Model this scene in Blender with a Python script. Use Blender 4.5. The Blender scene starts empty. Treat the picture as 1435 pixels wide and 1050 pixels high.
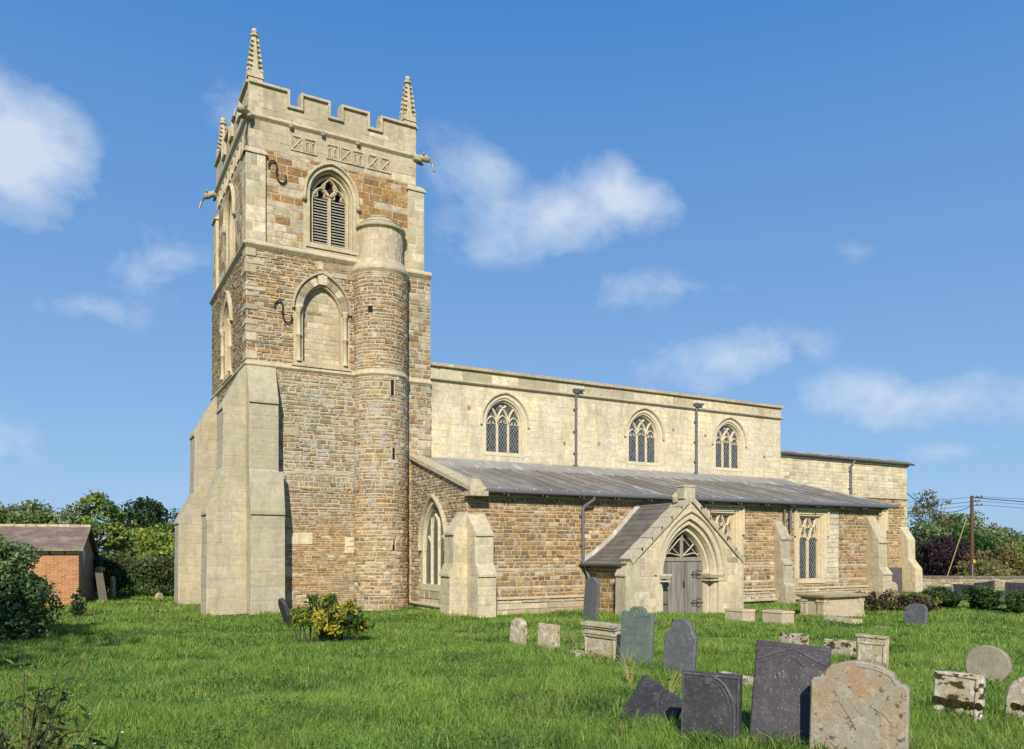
import bpy, math, random
import numpy as np
from math import sin, cos, pi, radians, sqrt, atan2, acos, tan
from mathutils import Vector, Matrix, Euler
from mathutils.geometry import tessellate_polygon
rnd = random.Random(7)
nr = np.random.default_rng(11)
SC = bpy.context.scene
COL = SC.collection
# ------------------------------------------------------------------ camera, sky, sun, exposure
EYE = 2.05
TH = math.atan2(1982, 1106)                    # the church's long axis, right of the view axis
RX, RY = sin(TH), -cos(TH)                     # camera right on plan
DX, DY = cos(TH), sin(TH)                      # camera forward on plan
cam = bpy.data.cameras.new('camera'); camo = bpy.data.objects.new('camera', cam); COL.objects.link(camo)
camo.location = (0, 0, EYE); camo.rotation_euler = (pi/2, 0, TH - pi/2)
cam.sensor_width = 36; cam.lens = 36*1106/1435; cam.shift_y = 245/1435; cam.clip_start = .05; cam.clip_end = 3000
SC.camera = camo
SUN_AZ, SUN_EL = radians(30), radians(33)      # azimuth measured from south towards west
sd = Vector((-sin(SUN_AZ)*cos(SUN_EL), -cos(SUN_AZ)*cos(SUN_EL), sin(SUN_EL)))
sl = bpy.data.lights.new('sun', 'SUN'); sl.energy = 4.6; sl.angle = radians(.53); sl.color = (1, .925, .80)
so = bpy.data.objects.new('sun', sl); COL.objects.link(so); so.rotation_euler = sd.to_track_quat('Z', 'Y').to_euler()
so.location = (-20, -30, 40)
SC.view_settings.view_transform = 'Standard'; SC.view_settings.look = 'None'
SC.view_settings.exposure = 0.22; SC.view_settings.gamma = 1
SC.cycles.max_bounces = 6; SC.cycles.transparent_max_bounces = 8


class NT:
    """short hand for building node trees"""
    def __init__(s, tree): s.t = tree; s.n = tree.nodes; s.l = tree.links
    def node(s, kind, **kw):
        n = s.n.new(kind)
        for k, v in kw.items():
            if k == 'ins':
                for a, b in v.items(): s.put(n.inputs[a], b)
            else: setattr(n, k, v)
        return n
    def put(s, sock, v):
        if isinstance(v, bpy.types.NodeSocket): s.l.new(v, sock)
        else:
            if sock.type == 'RGBA' and len(v) == 3: v = (*v, 1)
            sock.default_value = v
    def math(s, op, a, b=None, c=None, clamp=False):
        n = s.node('ShaderNodeMath', operation=op, use_clamp=clamp); s.put(n.inputs[0], a)
        if b is not None: s.put(n.inputs[1], b)
        if c is not None: s.put(n.inputs[2], c)
        return n.outputs[0]
    def noise(s, vec, scale, detail=4, rough=.55, dist=0):
        n = s.node('ShaderNodeTexNoise', ins={'Scale': scale, 'Detail': detail, 'Roughness': rough, 'Distortion': dist})
        if vec is not None: s.l.new(vec, n.inputs['Vector'])
        return n.outputs['Fac']
    def ramp(s, fac, a, b, lo=0., hi=1.):
        n = s.node('ShaderNodeMapRange', clamp=True, ins={0: fac, 1: a, 2: b, 3: lo, 4: hi}); return n.outputs[0]
    def mix(s, fac, a, b, mode='MIX'):
        n = s.node('ShaderNodeMix', data_type='RGBA', blend_type=mode)
        s.put(n.inputs[0], fac); s.put(n.inputs[6], a); s.put(n.inputs[7], b); return n.outputs[2]
    def scale3(s, vec, v):
        n = s.node('ShaderNodeVectorMath', operation='MULTIPLY'); s.l.new(vec, n.inputs[0]); n.inputs[1].default_value = v
        return n.outputs[0]


W = bpy.data.worlds.new('World'); SC.world = W; W.use_nodes = True
w = NT(W.node_tree); w.n.clear()
sky = w.node('ShaderNodeTexSky', sky_type='NISHITA', sun_disc=False, sun_elevation=SUN_EL, sun_rotation=pi + SUN_AZ,
             altitude=50, air_density=1.0, dust_density=.6, ozone_density=2.5)
tc = w.node('ShaderNodeTexCoord')
hs = w.node('ShaderNodeHueSaturation', ins={'Hue': .512, 'Saturation': 1.25, 'Value': 1.32, 'Color': sky.outputs[0]})


def sky_dir(px, py):
    r, u = (px - 717.5)/1106, (770 - py)/1106
    return Vector((RX*r + DX, RY*r + DY, u)).normalized()


def cloud(px, py, a, b, tilt=0):
    """soft elliptical patch of the sky dome: direction of its middle, angular half sizes"""
    d = sky_dir(px, py)
    up = Vector((0, 0, 1)); yv = up.cross(d).normalized(); zv = d.cross(yv)
    m = Matrix((d, yv, zv)).transposed() @ Matrix.Rotation(tilt, 3, 'X')
    mp = w.node('ShaderNodeMapping', vector_type='TEXTURE'); w.l.new(tc.outputs['Generated'], mp.inputs[0])
    mp.inputs['Rotation'].default_value = m.to_euler(); mp.inputs['Scale'].default_value = (1, a, b)
    v = w.scale3(mp.outputs[0], (0, 1, 1))
    ln = w.node('ShaderNodeVectorMath', operation='LENGTH'); w.l.new(v, ln.inputs[0])
    return w.ramp(ln.outputs['Value'], 1.0, 0.0)


nz = w.noise(w.scale3(tc.outputs['Generated'], (1, 1, 1.3)), 8.5, 12, .6, .15)
nz2 = w.noise(tc.outputs['Generated'], 3.0, 3, .5)
cover = None
for (px, py, a, b, t, st) in [(5, 215, .115, .10, .25, 1.0), (690, 250, .13, .055, .35, .62), (770, 300, .16, .062, -.15, .92), (860, 272, .12, .05, .25, .9),
                              (1010, 505, .145, .05, -.08, .72), (1270, 560, .25, .05, .05, .55),
                              (1330, 632, .09, .018, 0, .5), (1200, 352, .05, .02, 0, .22), (900, 405, .12, .04, .1, .4), (215, 365, .10, .06, 0, .46),
                              (120, 430, .10, .03, 0, .45), (320, 150, .05, .05, 0, .3), (-60, 620, .12, .05, 0, .5)]:
    m_ = w.math('MULTIPLY', cloud(px, py, a, b, t), st)
    cover = m_ if cover is None else w.math('MAXIMUM', cover, m_)
dens = w.math('ADD', w.math('MULTIPLY', cover, 1.25), w.math('MULTIPLY', w.math('SUBTRACT', nz, .50), 2.3))
dens = w.math('MULTIPLY', w.ramp(dens, .22, 1.08), w.ramp(cover, .0, .25))
sep = w.node('ShaderNodeSeparateXYZ'); w.l.new(tc.outputs['Generated'], sep.inputs[0])
# pale air low over the horizon
lowhaze = w.ramp(sep.outputs[2], .68, .0, 0, 1)
air = w.mix(lowhaze, (.20, 1.78, 5.2), (2.7, 4.5, 6.9))
skyc = w.mix(.88, hs.outputs[0], air)
CLOUDC = (6.6, 7.2, 8.1)
skyc = w.mix(w.math('MULTIPLY', dens, .88), skyc, w.mix(w.ramp(nz2, .4, .62), (5.4, 6.2, 7.5), (7.0, 7.4, 8.0)))
bg = w.node('ShaderNodeBackground', ins={'Color': skyc, 'Strength': .1})
wo = w.node('ShaderNodeOutputWorld'); w.l.new(bg.outputs[0], wo.inputs[0])

# ------------------------------------------------------------------ ground height
def ss(t):
    t = min(1, max(0, t)); return t*t*(3 - 2*t)


def gz(x, y):
    d = x*DX + y*DY
    return -.08 + .5*(1 - ss((d - 5)/17)) - .006*max(0, x - 15) - .004*max(0, d - 30)


def gznp(x, y):
    d = x*DX + y*DY; t = np.clip((d - 5)/17, 0, 1)
    return -.08 + .5*(1 - t*t*(3 - 2*t)) - .006*np.maximum(0, x - 15) - .004*np.maximum(0, d - 30)


def bump(x, y):                                 # small unevenness of old burial ground
    return .035*np.sin(x*1.3 + .7*np.sin(y*.9)) + .03*np.sin(y*1.7 + 1.1*np.sin(x*.6)) + .02*np.sin(3.1*x + 2.3*y)


def P(r, d): return (RX*r + DX*d, RY*r + DY*d)  # metres right and forward of the viewpoint -> plan

# ------------------------------------------------------------------ materials
def mat(name):
    m = bpy.data.materials.new(name); m.use_nodes = True; t = NT(m.node_tree); t.n.clear()
    bs = t.node('ShaderNodeBsdfPrincipled'); o = t.node('ShaderNodeOutputMaterial'); t.l.new(bs.outputs[0], o.inputs[0])
    co = t.node('ShaderNodeTexCoord').outputs['Object']
    return m, t, bs, co


def tint(t): return t.node('ShaderNodeAttribute', attribute_name='tint').outputs['Color']


def bumpn(t, bs, h, strength, dist):
    b = t.node('ShaderNodeBump', ins={'Strength': strength, 'Distance': dist, 'Height': h}); t.l.new(b.outputs[0], bs.inputs['Normal'])


def stone_mat(name, base=(1, 1, 1), grime=.5, orange=.0, pale=.0, fine=.35, bstr=.6, stain=0., mott=0., palec=(.60, .58, .47), plo=.56):
    m, t, bs, co = mat(name)
    big = t.noise(co, 1.1, 5, .62, .4); mid = t.noise(co, 7, 4, .65); fin = t.noise(co, 45, 3, .7)
    c = t.mix(1, tint(t), base, 'MULTIPLY')
    v = t.math('MULTIPLY', t.ramp(mid, .25, .75, 1 - fine*.6, 1 + fine*.5), t.ramp(fin, .25, .75, 1 - fine*.7, 1 + fine*.5))
    c = t.mix(1, c, t.node('ShaderNodeCombineColor', ins={0: v, 1: v, 2: v}).outputs[0], 'MULTIPLY')
    g = t.math('MULTIPLY', t.ramp(t.math('ADD', big, t.math('MULTIPLY', t.math('SUBTRACT', fin, .5), .5)), .52, .72), grime)
    c = t.mix(g, c, (.25, .23, .165))
    if mott:
        mo = t.noise(co, 5.5, 7, .75, .5)
        c = t.mix(t.math('MULTIPLY', t.ramp(t.math('ADD', mo, t.math('MULTIPLY', t.math('SUBTRACT', big, .5), .5)), .50, .64), mott), c, (.42, .375, .255))
    if stain:
        st = t.noise(t.scale3(co, (2.2, 2.2, .35)), 1.5, 5, .6)
        c = t.mix(t.math('MULTIPLY', t.ramp(st, .5, .75), stain), c, (.20, .185, .13))
    if pale:
        pn = t.noise(co, 2.6, 6, .72, .3)
        c = t.mix(t.math('MULTIPLY', t.ramp(pn, plo, plo + .1), pale), c, palec)
    if orange:
        on = t.noise(t.scale3(co, (1, 1, 1.4)), 3.7, 6, .75, .2)
        c = t.mix(t.math('MULTIPLY', t.ramp(on, .60, .68), orange), c, (.42, .23, .06))
    t.l.new(c, bs.inputs['Base Color']); bs.inputs['Roughness'].default_value = .92; bs.inputs['Specular IOR Level'].default_value = .2
    h = t.math('ADD', t.math('MULTIPLY', fin, .5), mid)
    bumpn(t, bs, h, bstr, .03)
    return m


M = {}
M['rubble'] = stone_mat('rubble_stone', grime=.35, pale=.45, orange=.3, bstr=1., fine=.75, mott=.15)
M['lrubble'] = stone_mat('lichened_rubble', grime=.3, pale=.72, orange=.5, bstr=1., fine=.75, mott=.3, palec=(.47, .465, .39), plo=.49)
M['iron'] = stone_mat('ironstone', grime=.3, pale=.4, orange=.15, bstr=.9, fine=.7)
M['ashlar'] = stone_mat('limestone_ashlar', grime=.4, orange=.12, pale=.15, fine=.42, bstr=.5, stain=.45, mott=.5)
M['dress'] = stone_mat('limestone_dressing', grime=.35, orange=.14, fine=.42, bstr=.5, stain=.45, mott=.4)
M['clean'] = stone_mat('clean_limestone', grime=.16, orange=.05, fine=.3, bstr=.4, mott=.2)
M['render'] = stone_mat('buttress_stone', grime=.4, orange=.3, fine=.34, bstr=.4, stain=.4, mott=.4)
M['coping'] = stone_mat('lichened_coping', grime=.45, orange=.85, pale=.45, fine=.5, bstr=.7)
M['mortar'] = stone_mat('lime_mortar', base=(.55, .46, .30), grime=.3, fine=.3, bstr=.6)
M['dark'] = mat('dark_interior')[0]
for n in M['dark'].node_tree.nodes:
    if n.type == 'BSDF_PRINCIPLED': n.inputs['Base Color'].default_value = (.012, .011, .01, 1); n.inputs['Roughness'].default_value = 1


def simple(name, col, rough=.7, metal=0., var=.2, scale=12, col2=None, bstr=.2, spec=.4, streak=None, usetint=False, ox=0.):
    m, t, bs, co = mat(name)
    v = co if streak is None else t.scale3(co, streak)
    n = t.noise(v, scale, 5, .6); n2 = t.noise(co, scale*6, 3, .6)
    c2 = col2 or tuple(k*(1 - var) for k in col)
    c = t.mix(t.ramp(n, .35, .68), col, c2)
    c = t.mix(t.ramp(n2, .3, .7, 0, .5), c, tuple(k*.7 for k in col))
    if ox:
        o_ = t.noise(t.scale3(co, (1.6, .45, .45)), 2.4, 6, .7, .6); c = t.mix(t.math('MULTIPLY', t.ramp(o_, .52, .66), ox), c, (.40, .41, .40))
        o2 = t.noise(t.scale3(co, (.8, .5, .5)), .9, 3); c = t.mix(t.ramp(o2, .5, .65, 0, .55), c, (.155, .125, .105))
    if usetint: c = t.mix(1, c, tint(t), 'MULTIPLY')
    t.l.new(c, bs.inputs['Base Color']); bs.inputs['Roughness'].default_value = rough; bs.inputs['Metallic'].default_value = metal
    bs.inputs['Specular IOR Level'].default_value = spec
    bumpn(t, bs, t.math('ADD', n, t.math('MULTIPLY', n2, .4)), bstr, .02)
    return m


M['lead'] = simple('lead_sheet', (.225, .225, .195), .62, 0, .3, 2.2, (.215, .175, .145), .4, .35, streak=(2.5, .35, .35), usetint=True, ox=.6)
M['pipe'] = simple('cast_iron_pipe', (.15, .15, .155), .5, 0, .25, 9, spec=.5)
M['gut'] = simple('weathered_gutter', (.085, .085, .09), .55, 0, .3, 6)
M['wood'] = simple('weathered_oak', (.35, .325, .275), .85, 0, .4, 3, (.17, .15, .125), .6, .2, streak=(4, 4, .3), usetint=True)
M['iron_work'] = simple('rusted_iron', (.05, .035, .03), .7, 0, .3, 10)
M['louvre'] = simple('grey_louvre_board', (.56, .52, .44), .8, 0, .3, 6)
M['slate_tile'] = simple('stone_slate', (.17, .155, .13), .8, 0, .3, 4, (.12, .11, .095), .4, .25, usetint=True)
M['bark'] = simple('bark', (.10, .075, .055), .9, 0, .4, 9, bstr=.8, spec=.1)
M['pole'] = simple('creosoted_pole', (.16, .085, .06), .85, 0, .3, 6, streak=(6, 6, .5), spec=.1)
M['wire'] = simple('black_wire', (.03, .03, .035), .6, 0, .1, 4)
M['metal'] = simple('galvanised_metal', (.45, .46, .48), .4, .7, .2, 6)
M['yellow'] = simple('yellow_plate', (.75, .55, .04), .5, 0, .1, 4)
M['petal'] = simple('white_petal', (.75, .74, .70), .8, 0, .1, 20)
M['pink'] = simple('pink_petal', (.55, .25, .50), .8, 0, .1, 20)
M['straw'] = simple('dry_stalk', (.40, .33, .13), .9, 0, .3, 14)


def glass_mat():
    m, t, bs, co = mat('leaded_glass')
    s = t.node('ShaderNodeSeparateXYZ'); t.l.new(co, s.inputs[0])
    h = t.math('ADD', s.outputs[0], s.outputs[1])
    zz = t.math('MULTIPLY', s.outputs[2], .62)
    la = t.math('LESS_THAN', t.math('FRACT', t.math('DIVIDE', t.math('ADD', h, zz),   .125)), .12)
    lb = t.math('LESS_THAN', t.math('FRACT', t.math('DIVIDE', t.math('SUBTRACT', h, zz),   .125)), .12)
    ln = t.math('MAXIMUM', la, lb)
    ca = t.math('FLOOR', t.math('DIVIDE', t.math('ADD', h, zz), .125)); cb_ = t.math('FLOOR', t.math('DIVIDE', t.math('SUBTRACT', h, zz), .125))
    wn = t.node('ShaderNodeTexWhiteNoise', noise_dimensions='2D'); t.l.new(t.node('ShaderNodeCombineXYZ', ins={0: ca, 1: cb_}).outputs[0], wn.inputs['Vector'])
    n = t.math('MULTIPLY', t.noise(co, 3, 3), t.math('MULTIPLY', wn.outputs[0], 2.6))
    c = t.mix(ln, t.mix(n, (.008, .010, .013), (.055, .062, .07)), (.30, .29, .26))
    t.l.new(c, bs.inputs['Base Color']); t.l.new(t.ramp(ln, 0, 1, .12, .6), bs.inputs['Roughness'])
    bumpn(t, bs, t.noise(co, 11, 2), .35, .02)
    return m


M['glass'] = glass_mat()


def leaf_mat(name, trans=.35):
    m, t, bs, co = mat(name)
    n = t.noise(co, 3.5, 3)
    v = t.ramp(n, .3, .7, .72, 1.25)
    c = t.mix(1, tint(t), t.node('ShaderNodeCombineColor', ins={0: v, 1: v, 2: v}).outputs[0], 'MULTIPLY')
    t.l.new(c, bs.inputs['Base Color']); bs.inputs['Roughness'].default_value = .55; bs.inputs['Specular IOR Level'].default_value = .25
    tr = t.node('ShaderNodeBsdfTranslucent'); t.l.new(t.mix(1, c, (1.5, 1.5, .8), 'MULTIPLY'), tr.inputs[0])
    mx = t.node('ShaderNodeMixShader', ins={0: trans}); t.l.new(bs.outputs[0], mx.inputs[1]); t.l.new(tr.outputs[0], mx.inputs[2])
    o = [n_ for n_ in t.n if n_.type == 'OUTPUT_MATERIAL'][0]; t.l.new(mx.outputs[0], o.inputs[0])
    return m


M['leaf'] = leaf_mat('foliage'); M['grass'] = leaf_mat('grass_blade', .3)


def ground_mat():
    m, t, bs, co = mat('turf_soil')
    a = t.noise(co, .5, 6, .6); b = t.noise(co, 14, 5, .7); c3 = t.noise(co, 90, 3, .7)
    c = t.mix(t.ramp(a, .35, .65), (.08, .13, .03), (.11, .155, .04))
    c = t.mix(t.ramp(b, .45, .75), c, (.03, .055, .012))
    c = t.mix(t.ramp(c3, .5, .8, 0, .6), c, (.11, .15, .04))
    t.l.new(c, bs.inputs['Base Color']); bs.inputs['Roughness'].default_value = 1; bs.inputs['Specular IOR Level'].default_value = .05
    bumpn(t, bs, t.math('ADD', b, c3), 1., .06)
    return m


M['ground'] = ground_mat()


def brick_mat():
    m, t, bs, co = mat('orange_brick')
    s = t.node('ShaderNodeSeparateXYZ'); t.l.new(co, s.inputs[0])
    cv = t.node('ShaderNodeCombineXYZ', ins={0: t.math('ADD', s.outputs[0], s.outputs[1]), 1: s.outputs[2]}).outputs[0]
    br = t.node('ShaderNodeTexBrick', ins={'Vector': cv, 'Color1': (.34, .12, .05), 'Color2': (.52, .215, .08), 'Mortar': (.50, .36, .2),
                'Scale': 1, 'Mortar Size': .008, 'Bias': 0, 'Brick Width': .225, 'Row Height': .075})
    n = t.noise(co, 4, 5)
    c = t.mix(t.ramp(n, .5, .75, 0, .5), br.outputs[0], (.62, .36, .13))
    t.l.new(c, bs.inputs['Base Color']); bs.inputs['Roughness'].default_value = .9
    bumpn(t, bs, t.math('SUBTRACT', n, br.outputs['Fac']), .6, .01)
    return m


M['brick'] = brick_mat()


def tile_mat():
    m, t, bs, co = mat('mossy_roof_tile')
    br = t.node('ShaderNodeTexBrick', ins={'Vector': co, 'Color1': (.19, .125, .095), 'Color2': (.26, .175, .13), 'Mortar': (.06, .045, .04),
                'Scale': 1, 'Mortar Size': .006, 'Brick Width': .17, 'Row Height': .12})
    n = t.noise(co, 1.6, 6, .7)
    c = t.mix(t.ramp(n, .47, .66, 0, .8), br.outputs[0], (.36, .31, .19))
    t.l.new(c, bs.inputs['Base Color']); bs.inputs['Roughness'].default_value = .9
    bumpn(t, bs, t.math('SUBTRACT', n, br.outputs['Fac']), .7, .02)
    return m


M['tile'] = tile_mat()


def head_mat(name, base, base2, lichen, lfac, spots, sfac, moss=0., dark=0., rough=.85, scale=1., alo=.35):
    """weathered headstone: base tone drift, crust lichens, pin spots, moss"""
    m, t, bs, co = mat(name)
    oi = t.node('ShaderNodeObjectInfo').outputs['Random']
    ad = t.node('ShaderNodeVectorMath', operation='ADD'); t.l.new(co, ad.inputs[0])
    t.l.new(t.node('ShaderNodeCombineXYZ', ins={0: t.math('MULTIPLY', oi, 37.), 1: t.math('MULTIPLY', oi, 11.), 2: oi}).outputs[0], ad.inputs[1])
    v = ad.outputs[0]
    a = t.noise(t.scale3(v, (1, 1, .6)), 3*scale, 5, .65, .6); b = t.noise(v, 26*scale, 4, .7); l = t.noise(v, 9*scale, 7, .75, .3); s2 = t.noise(v, 60*scale, 2, .5)
    c = t.mix(t.ramp(a, alo, alo + .3), base, base2)
    c = t.mix(t.ramp(b, .35, .75, 0, .45), c, tuple(k*.55 for k in base))
    c = t.mix(t.math('MULTIPLY', t.ramp(l, .50, .60), lfac), c, lichen)
    c = t.mix(t.math('MULTIPLY', t.ramp(s2, .66, .70), sfac), c, spots)
    if dark:
        dn = t.noise(v, 14*scale, 4, .6); c = t.mix(t.math('MULTIPLY', t.ramp(dn, .60, .66), dark), c, (.035, .03, .022))
    if moss:
        mn = t.noise(t.scale3(v, (1, 1, 1.8)), 5.5*scale, 4, .6); c = t.mix(t.math('MULTIPLY', t.ramp(mn, .56, .60), moss), c, (.05, .045, .012))
    c = t.mix(1, c, tint(t), 'MULTIPLY')
    t.l.new(c, bs.inputs['Base Color']); bs.inputs['Roughness'].default_value = rough; bs.inputs['Specular IOR Level'].default_value = .3
    bumpn(t, bs, t.math('ADD', t.math('MULTIPLY', b, .6), l), .5, .012)
    return m


M['hs_slate'] = head_mat('grey_slate', (0.104, 0.106, 0.113), (0.149, 0.149, 0.149), (.25, .25, .23), .35, (.5, .5, .46), .5, rough=.6)
M['hs_dark'] = head_mat('dark_slate', (0.040, 0.039, 0.044), (0.063, 0.060, 0.060), (.15, .15, .14), .3, (.4, .4, .36), .45, rough=.5)
M['hs_purple'] = head_mat('purple_slate', (0.064, 0.056, 0.067), (0.086, 0.075, 0.082), (.19, .18, .17), .22, (.5, .5, .42), .45, rough=.55)
M['hs_green'] = head_mat('green_slate', (.155, .185, .155), (.12, .15, .13), (.21, .23, .18), .5, (.10, .11, .09), .6, rough=.75)
M['hs_lime'] = head_mat('lichened_limestone', (.46, .41, .28), (.50, .36, .19), (.64, .61, .50), .85, (.07, .06, .045), .9, dark=.85)
M['hs_big'] = head_mat('orange_lichened_limestone', (.33, .30, .225), (.42, .235, .09), (.42, .395, .32), .6, (.045, .038, .03), .98, dark=.75, scale=1.5, alo=.43)
M['hs_moss'] = head_mat('mossy_limestone', (.48, .43, .31), (.42, .33, .2), (.64, .62, .54), .8, (.5, .25, .07), .6, moss=1., dark=.9)
M['hs_disc'] = head_mat('brown_limestone', (.27, .24, .165), (.32, .29, .21), (.36, .34, .27), .5, (.10, .085, .06), .9)
M['hs_pink'] = head_mat('pinkish_limestone', (.55, .44, .29), (.50, .40, .26), (.62, .56, .42), .6, (.48, .22, .06), .8)

# ------------------------------------------------------------------ mesh builder
class MB:
    def __init__(s): s.v = []; s.f = []; s.c = []; s.m = []
    def add(s, verts, faces, col=(1, 1, 1), mi=0):
        b = len(s.v); s.v.extend(verts)
        for f in faces: s.f.append(tuple(b + i for i in f)); s.c.append(col); s.m.append(mi)
    def hexa(s, p, col=(1, 1, 1), mi=0):       # p: 4 bottom, 4 top
        s.add(p, [(0, 3, 2, 1), (4, 5, 6, 7), (0, 1, 5, 4), (1, 2, 6, 5), (2, 3, 7, 6), (3, 0, 4, 7)], col, mi)
    def box(s, x0, x1, y0, y1, z0, z1, col=(1, 1, 1), mi=0):
        s.hexa([(x0, y0, z0), (x1, y0, z0), (x1, y1, z0), (x0, y1, z0), (x0, y0, z1), (x1, y0, z1), (x1, y1, z1), (x0, y1, z1)], col, mi)
    def prism(s, fr, poly, o0, o1, col=(1, 1, 1), mi=0, bev=0.):
        """poly in (u,z), extruded from depth o0 (back) to o1 (front) through the frame fr; bev: chamfer of the front edge"""
        n = len(poly)
        tri = tessellate_polygon([[Vector((a, b, 0)) for a, b in poly]])
        A = [fr(a, b, o0) for a, b in poly]
        if bev:
            cu = sum(p[0] for p in poly)/n; cz = sum(p[1] for p in poly)/n
            ins = inset(poly, bev)
            B = [fr(a, b, o1 - bev) for a, b in poly]; C = [fr(a, b, o1) for a, b in ins]
            s.add(A + B + C, [(i, (i+1) % n, n + (i+1) % n, n + i) for i in range(n)] + [(n+i, n+(i+1) % n, 2*n+(i+1) % n, 2*n+i) for i in range(n)]
                  + [tuple(k for k in t) for t in tri] + [tuple(2*n + k for k in t) for t in tri], col, mi)
        else:
            B = [fr(a, b, o1) for a, b in poly]
            s.add(A + B, [(i, (i+1) % n, n + (i+1) % n, n + i) for i in range(n)] + [tuple(t) for t in tri] + [tuple(n + k for k in t) for t in tri], col, mi)
    def tube(s, path, rad, n=8, col=(1, 1, 1), mi=0, cap=True):
        pts = [Vector(p) for p in path]; N = len(pts)
        rr = rad if isinstance(rad, (list, tuple)) else [rad]*N
        vs = []; prev = None
        for i, p in enumerate(pts):
            t = (pts[min(i+1, N-1)] - pts[max(i-1, 0)]).normalized()
            if prev is None:
                a = Vector((0, 0, 1)) if abs(t.z) < .9 else Vector((1, 0, 0)); u = t.cross(a).normalized()
            else:
                u = (prev - t*prev.dot(t)).normalized()
            prev = u; v = t.cross(u)
            for k in range(n):
                an = 2*pi*k/n; vs.append(tuple(p + (u*cos(an) + v*sin(an))*rr[i]))
        fs = [(i*n + k, i*n + (k+1) % n, (i+1)*n + (k+1) % n, (i+1)*n + k) for i in range(N-1) for k in range(n)]
        if cap: fs += [tuple(range(n-1, -1, -1)), tuple((N-1)*n + k for k in range(n))]
        s.add(vs, fs, col, mi)
    def lathe(s, cx, cy, prof, n=24, a0=0, a1=2*pi, col=(1, 1, 1), mi=0):
        full = abs(a1 - a0 - 2*pi) < 1e-6; m = n if full else n + 1
        vs = [(cx + r*cos(a0 + (a1-a0)*k/n), cy + r*sin(a0 + (a1-a0)*k/n), z) for r, z in prof for k in range(m)]
        fs = [(i*m + k, i*m + (k+1) % m, (i+1)*m + (k+1) % m, (i+1)*m + k) for i in range(len(prof)-1) for k in range(n)]
        s.add(vs, fs, col, mi)
    def bar(s, fr, pts, wd, o0, o1, col=(1, 1, 1), mi=0, closed=False, nose=.45):
        """moulded bar along a polyline in the (u,z) plane: full width at mid depth, narrower nose in front"""
        n = len(pts); secs = []
        om = o0 + (o1 - o0)*.5
        for i in range(n):
            p = Vector(pts[i])
            a = Vector(pts[(i-1) % n]) if (closed or i > 0) else None
            b = Vector(pts[(i+1) % n]) if (closed or i < n-1) else None
            d1 = (p - a).normalized() if a is not None else (b - p).normalized()
            d2 = (b - p).normalized() if b is not None else d1
            d = (d1 + d2); d = d.normalized() if d.length > 1e-6 else d1
            nn = Vector((-d.y, d.x)); k = 1/max(.45, nn.dot(Vector((-d1.y, d1.x))))
            h = wd/2*k
            secs.append([fr(*(p + nn*h), o0), fr(*(p + nn*h), om), fr(*(p + nn*h*nose), o1), fr(*(p - nn*h*nose), o1), fr(*(p - nn*h), om), fr(*(p - nn*h), o0)])
        vs = [q for sec in secs for q in sec]; m = 6
        R = range(n if closed else n-1)
        fs = [(i*m + k, i*m + k+1, ((i+1) % n)*m + k+1, ((i+1) % n)*m + k) for i in R for k in range(m-1)]
        if not closed: fs += [tuple(range(m)), tuple((n-1)*m + k for k in range(m-1, -1, -1))]
        s.add(vs, fs, col, mi)
    def wall(s, fr, outline, holes=(), depth=.3, col=(1, 1, 1), mi=0, o=0.):
        polys = [[Vector((a, b, 0)) for a, b in q] for q in [outline] + list(holes)]
        flat = [(p.x, p.y) for q in polys for p in q]
        tri = tessellate_polygon(polys)
        s.add([fr(a, b, o) for a, b in flat], [tuple(t) for t in tri], col, mi)
        for q in holes:
            n = len(q)
            s.add([fr(a, b, o) for a, b in q] + [fr(a, b, o - depth) for a, b in q], [(i, (i+1) % n, n + (i+1) % n, n + i) for i in range(n)], col, mi)
    def poly(s, fr, pl, o, col=(1, 1, 1), mi=0):
        tri = tessellate_polygon([[Vector((a, b, 0)) for a, b in pl]]); s.add([fr(a, b, o) for a, b in pl], [tuple(t) for t in tri], col, mi)
    def build(s, name, mats, parent=None, smooth=False, loc=None):
        me = bpy.data.meshes.new(name); me.from_pydata(s.v, [], s.f); me.validate(); 
        at = me.color_attributes.new('tint', 'FLOAT_COLOR', 'CORNER')
        if len(me.polygons) == len(s.f):
            cols = np.array(s.c, dtype=np.float32); cnt = np.array([len(f) for f in s.f])
            arr = np.ones((cnt.sum(), 4), np.float32); arr[:, :3] = np.repeat(cols, cnt, 0)
            at.data.foreach_set('color', arr.ravel()); me.polygons.foreach_set('material_index', s.m)
        else:
            print('validate dropped faces in', name)
            at.data.foreach_set('color', np.ones(len(me.loops)*4, np.float32))
        for m in (mats if isinstance(mats, (list, tuple)) else [mats]): me.materials.append(M[m])
        if smooth: me.polygons.foreach_set('use_smooth', [True]*len(me.polygons))
        o = bpy.data.objects.new(name, me); COL.objects.link(o)
        if parent is not None: o.parent = parent
        if loc: o.location = loc
        return o


def inset(poly, d):
    n = len(poly); out = []
    area = sum(poly[i][0]*poly[(i+1) % n][1] - poly[(i+1) % n][0]*poly[i][1] for i in range(n))
    sg = 1 if area > 0 else -1
    for i in range(n):
        a, p, b = Vector(poly[i-1]), Vector(poly[i]), Vector(poly[(i+1) % n])
        d1 = (p-a).normalized(); d2 = (b-p).normalized(); n1 = Vector((-d1.y, d1.x))*sg; n2 = Vector((-d2.y, d2.x))*sg
        m = (n1+n2); m = m.normalized() if m.length > 1e-6 else n1
        out.append(tuple(p + m*(d/max(.4, m.dot(n1)))))
    return out


def empty(name, loc=(0, 0, 0), rz=0, label=None, cat=None, group=None):
    o = bpy.data.objects.new(name, None); COL.objects.link(o); o.location = loc; o.rotation_euler = (0, 0, rz); o.empty_display_size = .3
    if label: o['label'] = label; o['category'] = cat
    if group: o['group'] = group
    return o


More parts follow.
